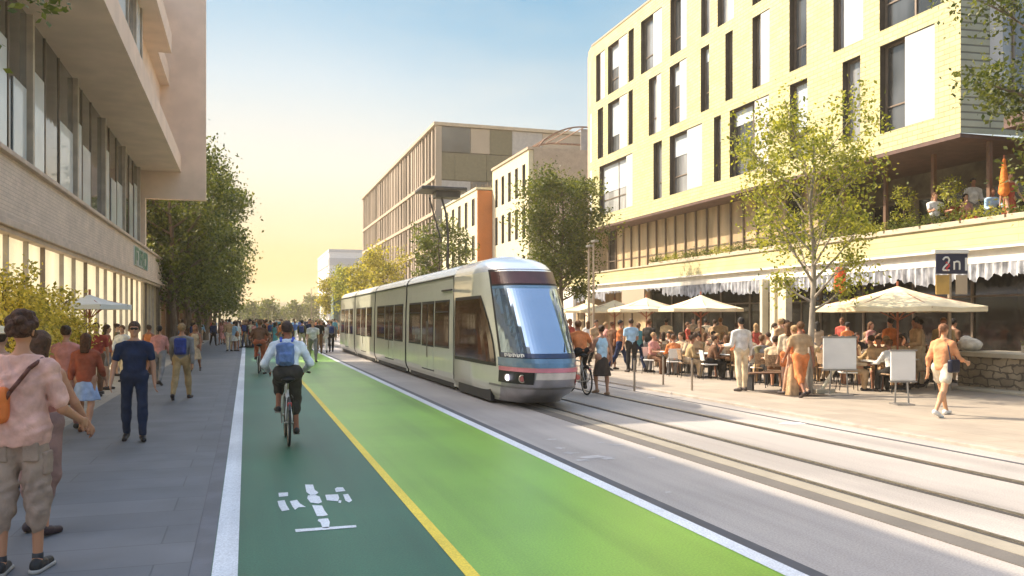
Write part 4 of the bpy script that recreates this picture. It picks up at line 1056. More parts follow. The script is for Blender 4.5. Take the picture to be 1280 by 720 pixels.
def body_sdf(H, J, fem, face=1.0, turn=0, fing=.0085, child=1):
    s = SDF(); w = .92 if fem else 1.0; q = H/1.75
    s.cap(J['hipL']+[0, 0, .03], J['hipR']+[0, 0, .03], .095*q, k=.05)
    for sx in (-1, 1):
        s.cap(J['root']+np.array([sx*.045*q, 0, .03]), J['waist']+np.array([sx*.035*q*w, 0, 0]), .088*q, .080*q*w, k=.05, sy=.95)
        s.cap(J['waist']+np.array([sx*.035*q*w, 0, 0]), J['chest']+np.array([sx*.06*q*w, 0, 0]), .080*q*w, .092*q*w, k=.05)
        s.cap(J['chest']+np.array([sx*.06*q*w, 0, 0]), J['sh']+np.array([sx*.065*q*w, 0, -.02]), .092*q*w, .062*q, k=.05)
        if fem: s.ell(J['chest']+np.array([sx*.055*q, .075*q, -.01]), (.05*q, .045*q, .05*q), k=.03)
    for S_ in 'LR': s.cap(J['sh']+J['up']*.025, J['sho'+S_]-J['up']*.0, .050*q*w, .050*q*w, k=.05)
    s.cap(J['sh']-J['up']*.02, J['neck']+J['hu']*.03, .056*q*w, .049*q*w, k=.03)
    hd = J['head']; hu = J['hu']; ct, st = math.cos(R(turn)), math.sin(R(turn))
    def hp(x, y, z): return hd+np.array([x*ct+y*st, -x*st+y*ct, 0])*q+hu*z*q
    s.ell(hp(0, -.008, .022), (.076*q, .092*q, .092*q), k=.02)
    s.ell(hp(0, .022, -.035), (.056*q, .064*q, .075*q), k=.03)
    s.cap(hp(0, .088, .012), hp(0, .103, -.022), .008*q, .014*q, k=.012)                 # nose
    s.ell(hp(0, .080, -.052), (.024*q, .016*q, .009*q), k=.01)                            # lips
    s.ell(hp(0, .068, -.088), (.024*q, .022*q, .018*q), k=.02)                            # chin
    for sx in (-1, 1): s.ell(hp(sx*.078, -.005, -.005), (.010*q, .020*q, .032*q), k=.008)  # ears
    for sx in (-1, 1): s.ell(hp(sx*.030, .097, .014), (.017*q, .014*q, .011*q), kind='s')
    for S, sx in (('L', -1), ('R', 1)):
        s.cap(J['hip'+S], J['knee'+S], .082*q, .054*q, k=.04); s.cap(J['knee'+S], J['ankle'+S], .050*q, .034*q, k=.03)
        k_, a_ = J['knee'+S], J['ankle'+S]; d = a_-k_; back = np.array([0, -1, 0]); s.ell(k_+d*.3+back*.018, (.046*q, .048*q, .10*q), k=.04)
        f = R(J['ft'+S]); toe = a_+np.array([sx*.025, .17*q*math.cos(f), -.05*q-.15*q*math.sin(f)]); heel = a_+np.array([0, -.045*q*math.cos(f), -.045*q+.03*math.sin(f)])
        s.cap(a_, heel, .036*q, .034*q, k=.02); s.cap(heel, toe, .034*q, .024*q, k=.02); J['toe'+S] = toe; J['heel'+S] = heel
        so, el, wr = J['sho'+S], J['elb'+S], J['wri'+S]
        s.cap(so, el, .049*q*w, .038*q*w, k=.03); s.cap(el, wr, .039*q*w, .026*q*w, k=.02)
        u = (wr-el)/np.linalg.norm(wr-el); side = np.cross(u, np.array([sx, 0, 0])); n_ = np.linalg.norm(side); side = side/n_ if n_ > .05 else np.array([0, 1, 0])
        nrm = np.cross(side, u)
        pc = wr+u*.055*q
        for t in (-1, 0, 1): s.cap(wr+u*.015*q+side*t*.010*q, pc+side*t*.024*q+u*.02*q, .017*q, .015*q, k=.012)
        for i, (t, ln) in enumerate(((-.032, .062), (-.011, .076), (.011, .080), (.032, .070))):
            b0 = pc+side*t*q+u*.025*q; curl = nrm*(-sx)*.018*q*(1+.2*i); b1 = b0+u*ln*.5*q+curl*.35; b2 = b1+u*ln*.42*q+curl
            s.cap(b0, b1, fing*1.08, fing, k=.004); s.cap(b1, b2, fing, fing*.85, k=.004)
        tb = wr+u*.03*q+side*.03*q; s.cap(wr+u*.015*q+side*.012*q, tb+side*.018*q+u*.012*q, .014*q, .012*q, k=.01); s.cap(tb+side*.018*q+u*.012*q, tb+side*.030*q+u*.05*q-nrm*sx*.012, .011*q, .009*q, k=.005)
    s.hp = hp; return s
def shirt_sdf(H, J, fem, sleeve=.55, e=.014, hem=0, loose=.01, tank=False):
    s = SDF(); w = .92 if fem else 1.0; q = H/1.75; e2 = e+loose
    for sx in (-1, 1):
        s.cap(J['root']+np.array([sx*.045*q, 0, .03-hem]), J['waist']+np.array([sx*.035*q*w, 0, 0]), .092*q+e2, .082*q*w+e2*1.2, k=.05)
        s.cap(J['waist']+np.array([sx*.035*q*w, 0, 0]), J['chest']+np.array([sx*.06*q*w, 0, 0]), .082*q*w+e2*1.2, .092*q*w+e2, k=.05)
        s.cap(J['chest']+np.array([sx*.06*q*w, 0, 0]), J['sh']+np.array([sx*.065*q*w, 0, -.02]), .092*q*w+e, .062*q+e, k=.05)
        if fem: s.ell(J['chest']+np.array([sx*.055*q, .075*q, -.01]), (.05*q+e, .045*q+e, .05*q+e), k=.03)
    if not tank:
        for S_ in 'LR': s.cap(J['sh']+J['up']*.025, J['sho'+S_], .050*q*w+e, .050*q*w+e, k=.05)
    if hem > 0: s.cap(J['hipL']+[0, 0, .03], J['hipR']+[0, 0, .03], .092*q+e2, k=.05)
    s.cut(J['sh']+J['up']*(.045 if not tank else .01)*q, J['up'])
    s.cut(J['root']-J['up']*(.045+hem)*q, -J['up'])
    t = SDF(); 
    if sleeve > 0:
        for S in 'LR':
            so, el, wr = J['sho'+S], J['elb'+S], J['wri'+S]
            if sleeve <= 1: s.cap(so, so+(el-so)*sleeve, .049*q*w+e, (.043)*q*w+e*1.3, k=.03)
            else: s.cap(so, el, .049*q*w+e*1.2, .038*q*w+e*1.3, k=.03); s.cap(el, el+(wr-el)*(sleeve-1), .039*q*w+e*1.2, .03*q*w+e, k=.03)
    return s
def legs_sdf(H, J, fem, length=1.0, e=.014, wide=.0):
    s = SDF(); q = H/1.75
    s.cap(J['hipL']+[0, 0, .03], J['hipR']+[0, 0, .03], .095*q+e, k=.05)
    for sx in (-1, 1): s.cap(J['root']+np.array([sx*.045*q, 0, .03]), J['root']+J['up']*.10*q+np.array([sx*.04*q, 0, 0]), .090*q+e, .083*q+e, k=.05)
    for S in 'LR':
        hp_, kn, an = J['hip'+S], J['knee'+S], J['ankle'+S]
        if length <= 1: s.cap(hp_, hp_+(kn-hp_)*length, .082*q+e, (.082-.028*length)*q+e+wide, k=.04)
        else: s.cap(hp_, kn, .082*q+e, .054*q+e+wide*.6, k=.04); s.cap(kn, kn+(an-kn)*(length-1), .056*q+e+wide*.6, .040*q+e+wide, k=.03); s.ell(kn+(an-kn)*.3+np.array([0, -.018, 0]), (.05*q+e, .052*q+e, .12*q), k=.05)
    s.cut(J['root']+J['up']*.115*q, J['up'])
    return s
def shoe_sdf(J, S, q, e=.012):
    s = SDF(); a = J['ankle'+S]; h, t = J['heel'+S], J['toe'+S]
    s.cap(h+[0, 0, .004], t, .036*q+e*.6, .030*q+e*.5, k=.02); s.cap(a+(h-a)*.6, h+(t-h)*.45+np.array([0, 0, .012]), .036*q+e*.6, .030*q+e*.4, k=.02); return s
def hair_sdf(hp, q, kind):
    s = SDF()
    if kind == 'bald': return None
    s.ell(hp(0, -.014, .032), (.086*q, .098*q, .096*q), k=.02)
    if kind == 'curly':
        rr = random.Random(3)
        for i in range(70):
            a = rr.uniform(0, 6.28); z = rr.uniform(-.55, 1); r = math.sqrt(1-z*z) if abs(z) < 1 else 0
            x_, y_ = r*math.cos(a), r*math.sin(a)
            if y_ > .35 and z < .35: continue
            s.ell(hp(x_*.092, y_*.104-.016, .034+z*.098), (rr.uniform(.020, .034)*q,)*3, k=.008)
    s.rbox(hp(0, .115, -.035), (.056*q, .075*q, .078*q), .02, kind='s')
    s.rbox(hp(0, -.03, -.115), (.2*q, .2*q, .055*q), .005, kind='s')
    if kind == 'long':
        for sx in (-1, 0, 1): s.cap(hp(sx*.035, -.062, .03), hp(sx*.045, -.095, -.20), .045*q, .030*q, k=.03)
        for sx in (-1, 1): s.cap(hp(sx*.074, -.01, .03), hp(sx*.072, -.045, -.16), .022*q, .018*q, k=.02)
    if kind == 'bun': s.ell(hp(0, -.095, .085), (.042*q,)*3, k=.012)
    if kind == 'pony': s.cap(hp(0, -.10, .04), hp(0, -.13, -.13), .026*q, .016*q, k=.012)
    return s
def make_person(label, H=1.75, pose={}, fem=False, top='tee', low='trousers', hair='short', res=.02, turn=0, cols={}, group=None, extras=(), wr=0, cat='person'):
    root = thing('person', label, cat, (0, 0, 0), group); J = skeleton(H, pose, fem); q = H/1.75
    fing = .0085 if res <= .012 else .0095 if res < .016 else .012
    bs = body_sdf(H, J, fem, turn=turn, fing=fing)
    sk = cols.get('body', (.42, .22, .14)); sdf_obj('body', bs, M['skin'], root, res, sk)
    hc = cols.get('hair', (.05, .03, .02)); hs = hair_sdf(bs.hp, q, hair)
    if hs: sdf_obj('hair', hs, M['hair'], root, min(res, .016), hc)
    tc_ = cols.get('shirt', (.5, .5, .5)); lc = cols.get('trousers', (.1, .1, .12))
    if top == 'tee': sdf_obj('shirt', shirt_sdf(H, J, fem, .55), M['cloth'], root, res, tc_, wr)
    if top == 'long': sdf_obj('shirt', shirt_sdf(H, J, fem, 1.92), M['cloth'], root, res, tc_, wr)
    if top == 'tank': sdf_obj('shirt', shirt_sdf(H, J, fem, 0, tank=True, loose=0), M['cloth'], root, res, tc_, wr)
    if top == 'loose': sdf_obj('shirt', shirt_sdf(H, J, fem, 1.5, hem=.0, loose=.018), M['cloth'], root, res, tc_, wr)
    if low == 'trousers': sdf_obj('trousers', legs_sdf(H, J, fem, 1.93), M['cloth'], root, res, lc, wr)
    if low == 'shorts': sdf_obj('shorts', legs_sdf(H, J, fem, 1.02, wide=.028, e=.02), M['cloth'], root, res, lc, wr)
    if low == 'short': sdf_obj('shorts', legs_sdf(H, J, fem, .5, wide=.02), M['cloth'], root, res, lc, wr)
    if low in ('skirt', 'dress', 'longskirt'):
        zb = {'skirt': .20, 'dress': .26, 'longskirt': .52}[low]*H; z0 = J['root'][2]-zb
        s = SDF().cone(z0, J['root'][2]+.11*q, .235*q if low != 'longskirt' else .22*q, .118*q, .82, k=.01, wav=.07)
        sdf_obj('skirt', s, M['cloth'], root, res, lc if low != 'dress' else tc_, wr)
    for S in 'LR': sdf_obj('shoe', shoe_sdf(J, S, q), M['leather'], root, min(res, .016), cols.get('shoe', (.03, .03, .03)))
    for ex in extras:
        if ex == 'backpack':
            c = J['chest']-np.array([0, .16, .03]); s = SDF().rbox(c, (.13, .075, .19), .05).rbox(c-np.array([0, .07, .07]), (.09, .03, .08), .02)
            sdf_obj('backpack', s, M['cloth'], root, .016, cols.get('bag', (.05, .08, .3)), .002)
        if ex == 'shoulderbag':
            c = J['hipR']+np.array([.13, -.02, .05]); s = SDF().rbox(c, (.05, .14, .12), .03); bg = sdf_obj('handbag', s, M['leather'], root, .016, cols.get('bag', (.2, .08, .03)))
            st_ = SDF().cap(c+np.array([0, .1, .1]), J['sh']+np.array([.1, .05, .02]), .012).cap(c+np.array([0, -.1, .1]), J['sh']+np.array([.1, -.05, .02]), .012); o = sdf_obj('strap', st_, M['leather'], root, .012, cols.get('bag', (.2, .08, .03)))
        if ex == 'hat':
            hp = bs.hp; s = SDF().ell(hp(0, -.01, .075), (.088*q, .100*q, .062*q), k=.01).ell(hp(0, 0, .055), (.14*q, .155*q, .014*q), k=.01); sdf_obj('hat', s, M['cloth'], root, .014, cols.get('hat', (.6, .5, .3)))
        if ex == 'sunglasses':
            hp = bs.hp; s = SDF()
            for sx in (-1, 1): s.ell(hp(sx*.030, .090, .012), (.025*q, .014*q, .019*q), k=.006); s.cap(hp(sx*.052, .078, .014), hp(sx*.080, .0, .006), .006, k=.004)
            s.cap(hp(-.02, .097, .016), hp(.02, .097, .016), .006); sdf_obj('sunglasses', s, M['leather'], root, .007, (.01, .01, .01))
    root['_H'] = H
    return root, J, bs
def place(root, x, y, z=0, face=0, scale=1.0, label=None, group=None):
    """face 0 = looking up the street (+y), 180 = toward the viewer"""
    root.location = (x, y, z); root.rotation_euler = (0, 0, -R(face)); root.scale = (scale,)*3
    if label: root['label'] = label
    if group: root['group'] = group
    return root
def gp(px, py, z=0): x, y, _ = G(px, py, z); return x, y
SK1 = (.42, .22, .14); SK2 = (.28, .13, .08); SK3 = (.50, .30, .20)
BRN = (.045, .022, .012); BLK = (.012, .010, .010); BLD = (.30, .19, .09)

# ------------------------------------------------------------------ the near man with the orange bag (seen from behind)
H = 1.86
r, J, bs = make_person('man seen from behind at the left edge in pink tee and khaki cargo shorts', H,
    dict(hipL=-2, kneeL=3, hipR=3, kneeR=4, abL=3, abR=4, armL=8, elbL=30, outL=14, armR=4, elbR=62, outR=18, inR=-6, lean=4, headlean=4), top='none', low='none', hair='curly', res=.0095, turn=0,
    cols=dict(body=(.42, .20, .115), hair=(.055, .022, .012), shoe=(.02, .02, .022)))
q = H/1.75
sdf_obj('shirt', shirt_sdf(H, J, False, .78, e=.020, hem=.035, loose=.026), M['cloth'], r, .0095, (.60, .34, .28), .0075, 1)
sdf_obj('shorts', legs_sdf(H, J, False, 1.12, wide=.036, e=.022), M['cloth'], r, .0095, (.30, .215, .17), .0085, 2)
for sx in (-1, 1):
    c = J['hipR' if sx > 0 else 'hipL']+np.array([sx*.02, -.098, -.115])
    sdf_obj('back_pocket', SDF().rbox(c, (.062, .022, .072), .014), M['cloth'], r, .008, (.28, .20, .155), .002, 4)
    c = J['kneeR' if sx > 0 else 'kneeL']*.45+J['hipR' if sx > 0 else 'hipL']*.55+np.array([sx*.095, 0, 0])
    sdf_obj('cargo_pocket', SDF().rbox(c, (.022, .07, .085), .012), M['cloth'], r, .008, (.28, .20, .155), .002, 5)
bc = J['chest']+np.array([-.17, -.19, -.13])
bag = sdf_obj('shoulder_bag', SDF().rbox(bc, (.15, .07, .13), .05).rbox(bc+np.array([.0, -.055, -.02]), (.11, .03, .08), .02), M['leather'], r, .01, (.66, .16, .035), .002, 3)
b = MB(); a0 = bc+np.array([.13, -.02, .04]); a2 = J['shoR']+np.array([-.045, -.02, .075]); mid = (a0+a2)/2+np.array([.0, -.07, .0])
pts = [a0, a0*.6+mid*.4+np.array([0, -.02, 0]), mid, (mid+a2)/2+np.array([0, -.035, .01]), a2, J['shoR']+np.array([-.07, .08, .04])]
for k in range(len(pts)-1): b.tube(pts[k], pts[k+1], .017, .017, 8)
o = b.build('bag_strap', M['leather'], r, smooth=True); o.color = (.10, .03, .02, 1)
for S in 'LR':
    h_, t_ = J['heel'+S], J['toe'+S]; sol = SDF().cap(np.array([h_[0], h_[1]-.01, .014]), np.array([t_[0], t_[1], .014]), .050, .052, k=.01).cut((0, 0, .03), (0, 0, 1)).cut((0, 0, .001), (0, 0, -1))
    sdf_obj('sole', sol, M['leather'], r, .009, (.30, .28, .26))
    ank = J['ankle'+S]; sdf_obj('sock', SDF().cap(ank+[0, 0, -.01], ank+[0, 0, .05], .042, .043).cut(ank+[0, 0, .05], (0, 0, 1)), M['cloth'], r, .009, (.05, .05, .055))
x, y = gp(25, 716); place(r, x, y, 0, 8); r.scale = (.89, .89, 1.0)
NMX, NMY = x, y
# person beyond him with a hand reaching out, sandals
r, J, bs = make_person('mostly hidden walker beyond the pink tee man, bare arm reaching out, dark sandals', 1.72,
    dict(hipL=6, kneeL=6, hipR=-4, kneeR=6, armR=22, elbR=14, outR=16, armL=-5, elbL=20), fem=True, top='tank', low='shorts', hair='long', res=.0125,
    cols=dict(body=(.42, .20, .12), hair=(.07, .03, .015), shirt=(.36, .12, .09), trousers=(.24, .14, .12), shoe=(.04, .025, .03)))
x, y = gp(46, 667); place(r, x+.02, y, 0, 22)
r, J, bs = make_person('sun hat wearer in a peach top cut off by the left edge', 1.74, dict(armR=10, elbR=20), top='long', low='trousers', hair='short', res=.014, extras=('hat',),
    cols=dict(shirt=(.55, .30, .22), trousers=(.2, .16, .13), hat=(.62, .5, .33)))
x, y, _ = ATD(-2, 9.0); place(r, x, y, 0, 10)
# girl in the blue skirt
r, J, bs = make_person('long haired woman in rust red top and pale blue skirt walking away', 1.66, dict(hipL=14, kneeL=6, hipR=-12, kneeR=16, armL=-14, elbL=15, armR=14, elbR=30, outR=14), fem=True, top='loose', low='skirt', hair='long', res=.0125,
    cols=dict(body=SK1, hair=(.075, .028, .012), shirt=(.30, .075, .04), trousers=(.30, .38, .56), shoe=(.12, .05, .03)), wr=.002)
x, y = gp(107, 541); place(r, x, y, 0, 5, .97)
r, J, bs = make_person('walker in a pink shirt just left of the blue skirted woman', 1.72, dict(hipL=-10, kneeL=12, hipR=14, kneeR=4), fem=True, top='long', low='trousers', hair='bun', res=.016, cols=dict(shirt=(.52, .22, .19), trousers=(.34, .17, .15), hair=BRN))
x, y = gp(82, 538); place(r, x, y, 0, 12)
# man in navy facing us
r, J, bs = make_person('man in navy tee, navy trousers and sunglasses walking toward the viewer', 1.78,
    dict(hipL=7, kneeL=5, hipR=-5, kneeR=12, armL=-6, elbL=14, outL=12, armR=4, elbR=22, outR=16, abL=3, abR=3), top='tee', low='trousers', hair='short', res=.0115, extras=('sunglasses',),
    cols=dict(body=(.42, .22, .14), hair=(.06, .035, .025), shirt=(.012, .022, .06), trousers=(.012, .022, .055), shoe=(.012, .012, .016)), wr=.0022)
x, y = gp(168, 551); place(r, x, y, 0, 176, 1.0)

# ------------------------------------------------------------------ prototypes for the many figures
WA = dict(hipL=22, kneeL=6, hipR=-17, kneeR=20, armL=-18, elbL=14, armR=20, elbR=20)
WB = dict(hipR=22, kneeR=6, hipL=-17, kneeL=20, armR=-18, elbR=14, armL=20, elbL=20)
ST = dict(hipL=1, kneeL=2, hipR=-2, kneeR=3, armL=2, elbL=12, armR=4, elbR=60)
S2 = dict(hipL=-3, kneeL=6, hipR=4, kneeR=4, armL=6, elbL=80, armR=-4, elbR=12)
SIT = dict(sit=1, hipL=82, kneeL=84, hipR=80, kneeR=86, abL=6, abR=6, armL=32, elbL=58, armR=30, elbR=64, lean=6, hipz=.52)
SIT2 = dict(sit=1, hipL=84, kneeL=74, hipR=80, kneeR=92, abL=5, abR=8, armL=20, elbL=70, armR=58, elbR=68, lean=-4, hipz=.52)
SIT3 = dict(sit=1, hipL=82, kneeL=84, hipR=80, kneeR=86, armL=40, elbL=40, armR=8, elbR=80, lean=14, hipz=.52)
PRO = {}
def proto(key, *a, **k):
    PRO[key] = make_person('', *a, **k)[0]; PRO[key]['_used'] = 0
proto('wm_tee', 1.78, WA, False, 'tee', 'trousers', 'short', .021)
proto('wm_short', 1.76, WB, False, 'tee', 'shorts', 'short', .021)
proto('wf_dress', 1.66, WB, True, 'tank', 'dress', 'long', .021)
proto('wf_trous', 1.68, WA, True, 'long', 'trousers', 'pony', .021)
proto('wf_skirt', 1.67, WA, True, 'tank', 'longskirt', 'bun', .021, extras=('shoulderbag',))
proto('wm_pack', 1.77, WB, False, 'long', 'trousers', 'short', .021, extras=('backpack',))
proto('sm', 1.77, ST, False, 'tee', 'trousers', 'short', .021)
proto('sm_long', 1.80, S2, False, 'long', 'trousers', 'short', .021)
proto('sf', 1.67, ST, True, 'loose', 'short', 'long', .021)
proto('sf_dress', 1.66, S2, True, 'tee', 'skirt', 'bun', .021, extras=('shoulderbag',))
proto('sit_m', 1.76, SIT, False, 'tee', 'trousers', 'short', .021)
proto('sit_f', 1.66, SIT2, True, 'tank', 'skirt' if 0 else 'trousers', 'long', .021)
proto('sit_f2', 1.66, SIT3, True, 'long', 'trousers', 'bun', .021)
proto('sit_m2', 1.78, SIT3, False, 'long', 'short', 'short', .021)
def person(key, x, y, z, face, label, shirt, lower, group=None, hair=None, skin=None, bag=None, scale=1.0, shoe=None):
    p = PRO[key]
    rc = {'shirt': shirt, 'trousers': lower, 'shorts': lower, 'skirt': lower, 'hair': hair or random.choice([BRN, BLK, BLD, (.11, .05, .02)]), 'body': skin or random.choice([SK1, SK2, SK3]),
          'backpack': bag or (.05, .07, .2), 'handbag': bag or (.2, .09, .04), 'strap': bag or (.2, .09, .04), 'shoe': shoe or (.04, .03, .03), 'hat': (.6, .5, .35)}
    if key == 'wf_dress': rc['skirt'] = shirt
    c = copy_tree(p, None, rc)
    c['_used'] = 1; place(c, x, y, z, face, scale); c['label'] = label; c['category'] = 'person'
    if group: c['group'] = group
    return c
# ------------------------------------------------------------------ placed walkers, left pavement
def W_(px, py): return gp(px, py)
C = dict(orange=(.60, .20, .07), rust=(.35, .10, .05), white=(.66, .64, .60), cream=(.62, .52, .36), blue=(.06, .14, .42), sky=(.35, .55, .72), navy=(.015, .025, .07), black=(.02, .018, .018), grey=(.22, .21, .21),
         pink=(.55, .25, .22), red=(.38, .07, .05), tan=(.45, .30, .17), olive=(.14, .12, .06), brown=(.14, .07, .04), teal=(.08, .28, .32), beige=(.50, .38, .25), khaki=(.38, .27, .14))
def P1(key, px, py, face, top, low, label, **k):
    x, y = gp(px, py, k.pop('z', 0)); z = .05 if x > 10 else 0
    return person(key, x, y, z, face, label, C[top], C[low], **k)
gL = 'people strolling on the left pavement'
P1('wf_trous', 199, 481, 10, 'pink', 'grey', 'person in patterned pink top and grey trousers behind the navy clad man', group=gL)
P1('wm_pack', 227, 499, 8, 'grey', 'khaki', 'walker with a blue backpack and ochre trousers on the left pavement', group=gL, bag=(.03, .05, .22))
#P1('sm', 213, 488, 170, 'olive', 'blue', 'person in olive top and blue jeans beside the backpacked walker', group=gL)
P1('wf_dress', 244, 464, 186, 'beige', 'beige', 'long haired person in beige dress right of the backpacked walker', group=gL, hair=(.25, .10, .05))
P1('wf_skirt', 186, 468, 20, 'orange', 'brown', 'person in orange top at the left, beyond the pink topped one', group=gL)
#P1('sm_long', 252, 466, 0, 'brown', 'black', 'dark clothed person right of the beige dress', group=gL)
P1('wf_trous', 153, 476, 200, 'white', 'cream', 'white clad person half hidden behind the navy clad man', group=gL)
P1('sf', 133, 487, 90, 'rust', 'grey', 'person in rust blouse by the shop glass, left of the navy clad man', group=gL)
P1('wm_tee', 120, 494, 175, 'red', 'brown', 'person in red tee near the white parasol', group=gL)
P1('sm', 94, 498, 20, 'rust', 'olive', 'person in rust tee under the white parasol', group=gL)
P1('sf_dress', 146, 470, 90, 'olive', 'tan', 'person in olive dress by the far end of the shop glass', group=gL)
# cyclists -----------------------------------------------------------
def bicycle(label, frame=(.5, .5, .48), rack=True, group=None):
    t = thing('bicycle', label, 'bicycle', (0, 0, 0), group)
    for y in (-.52, .54):
        w = MB().torus((0, y, .345), (1, 0, 0), .325, .019, 32, 8).build('wheel', M['tyre'], t, smooth=True)
        MB().torus((0, y, .345), (1, 0, 0), .30, .012, 32, 6).build('rim', M['steel'], w, smooth=True)
        sp = MB()
        for i in range(16):
            a = i*math.pi/8; sp.tube(((-1)**i*.02, y, .345), (0, y+.3*math.cos(a), .345+.3*math.sin(a)), .0022, n=4)
        sp.tube((-.05, y, .345), (.05, y, .345), .02, n=10); sp.build('spokes', M['steel'], w)
    b = MB(); bb = (0, -.07, .29); st_ = (0, -.20, .80); hd = (0, .33, .82); hd2 = (0, .36, .70)
    b.tube(bb, st_, .016); b.tube(st_, hd, .015); b.tube(bb, hd2, .018); b.tube(hd2, (0, .31, .92), .018)
    for sx in (-1, 1): b.tube((0, -.07, .29), (sx*.06, -.52, .345), .010); b.tube((0, -.2, .78), (sx*.06, -.52, .345), .009); b.tube((sx*.04, .37, .70), (sx*.055, .54, .345), .012)
    f = b.build('frame', M['white_paint'], t, smooth=True)
    MB().tube(st_, (0, -.235, .93), .013).build('seat_post', M['steel'], t)
    MB().lathe((0, -.07, .29), [(0, -.005), (.085, -.005), (.085, .005), (0, .005)], 20)
    sdl = SDF().cap((0, -.30, .955), (0, -.10, .955), .06, .022, k=.02, sy=1).ell((-.045, -.31, .955), (.06, .07, .03)).ell((.045, -.31, .955), (.06, .07, .03))
    sdf_obj('saddle', sdl, M['leather'], t, .012, (.02, .02, .02))
    b = MB(); b.tube((0, .31, .92), (0, .33, 1.02), .013); b.path([(-.30, .20, 1.03), (-.24, .30, 1.05), (-.05, .34, 1.03), (.05, .34, 1.03), (.24, .30, 1.05), (.30, .20, 1.03)], .011); b.build('handlebar', M['steel'], t)
    b = MB()
    for sx in (-1, 1): b.tube((sx*.34, .12, 1.025), (sx*.28, .22, 1.035), .017)
    b.build('grip', M['tyre'], t)
    b = MB(); b.torus((.05, -.07, .29), (1, 0, 0), .085, .006, 24, 5); b.tube((-.05, -.07, .29), (.07, -.07, .29), .02)
    b.tube((.08, -.07, .29), (.09, -.07, .13), .011); b.tube((-.08, -.07, .29), (-.09, -.07, .45), .011); b.box(.09, .18, -.11, -.03, .115, .135); b.box(-.18, -.09, -.11, -.03, .445, .465); b.build('crankset', M['metal_grey'], t)
    if rack:
        b = MB()
        for sx in (-1, 1): b.tube((sx*.05, -.25, .72), (sx*.05, -.72, .72), .006); b.tube((sx*.05, -.68, .72), (sx*.06, -.53, .36), .006)
        b.build('rear_rack', M['metal_dark'], t); MB().box(-.03, .03, -.75, -.72, .60, .66).build('rear_light', M['redlamp'], t, bevel=.01)
        MB().path([(0, -.52+.36*math.cos(a), .345+.36*math.sin(a)) for a in [R(20+i*18) for i in range(8)]], .018, 6).build('mudguard', M['metal_dark'], t)
    return t
RIDE = dict(hipz=1.02, hipy=-.21, ankleR=(.13, -.09, .21), ankleL=(-.13, -.03, .53), wristL=(-.26, .15, 1.06), wristR=(.26, .15, 1.06), lean=24, headlean=6)
x, y = gp(361, 558); 
bk = bicycle('white bicycle ridden up the dark green lane, nearest the viewer'); place(bk, x, y+.5, 0, 0)
r, J, bs = make_person('cyclist seen from behind with white shirt and blue backpack on the green lane', 1.76, RIDE, False, 'long', 'none', 'short', .012,
    cols=dict(body=(.30, .12, .07), hair=(.05, .03, .025), shirt=(.70, .74, .78), trousers=(.045, .04, .035), shoe=(.03, .03, .03)), wr=.004)
sdf_obj('shorts', legs_sdf(1.76, J, False, 1.02, e=.030, wide=.018), M['cloth'], r, .012, (.045, .04, .035), .003)
c = J['chest']-J['up']*.02+np.array([-.02, -.19, .03])
bpk = sdf_obj('backpack', SDF().rbox(c-np.array([.02,0,.02]), (.13, .085, .17), .06).rbox(c+np.array([-.02, -.085, -.07]), (.095, .04, .075), .03), M['cloth'], r, .012, (.13, .20, .40), .006)
for sx in (-1, 1):
    S = SDF().cap(c+np.array([sx*.08, .05, .17]), J['sh']+np.array([sx*.09, .02, .07]), .018).cap(J['sh']+np.array([sx*.09, .02, .07]), J['chest']+np.array([sx*.11, .13, 0]), .018); sdf_obj('strap', S, M['cloth'], r, .011, (.05, .10, .5))
place(r, x, y+.5, 0, 0)
proto('rider', 1.76, RIDE, False, 'tee', 'trousers', 'short', .021)
def rider(px, py, face, top, low, label, blabel):
    x, y = gp(px, py); b2 = copy_tree(bk); place(b2, x, y+.5, 0, face); b2['label'] = blabel
    person('rider', x, y+.5, 0, face, label, C[top], C[low]); 
rider(733, 494, 0, 'orange', 'black', 'cyclist in an orange shirt riding beside the tram nose', 'bicycle under the orange shirted rider beside the tram')
rider(325, 467, 4, 'brown', 'rust', 'cyclist in brown far up the dark green lane', 'bicycle far up the dark green lane, near the white line')
P1('wf_dress', 330, 459, 0, 'rust', 'rust', 'pedestrian in rust dress beside the far cyclist on the green lane')
# woman in tank and dark skirt beside the tram
x, y = gp(753, 494)
r, J, bs = make_person('woman in pale blue tank top and dark skirt stepping away beside the orange cyclist', 1.70, dict(hipL=26, kneeL=40, hipR=-2, kneeR=4, armL=20, elbL=50, armR=-20, elbR=20, lean=6), True, 'tank', 'dress', 'bun', .016,
    cols=dict(body=SK1, hair=BRN, shirt=(.45, .62, .72), trousers=(.06, .04, .035), shoe=(.35, .22, .14)))
for ch in r.children:
    if ch.name.startswith('skirt'): ch.color = (.055, .04, .032, 1)
place(r, x, y, 0, -4, .98)
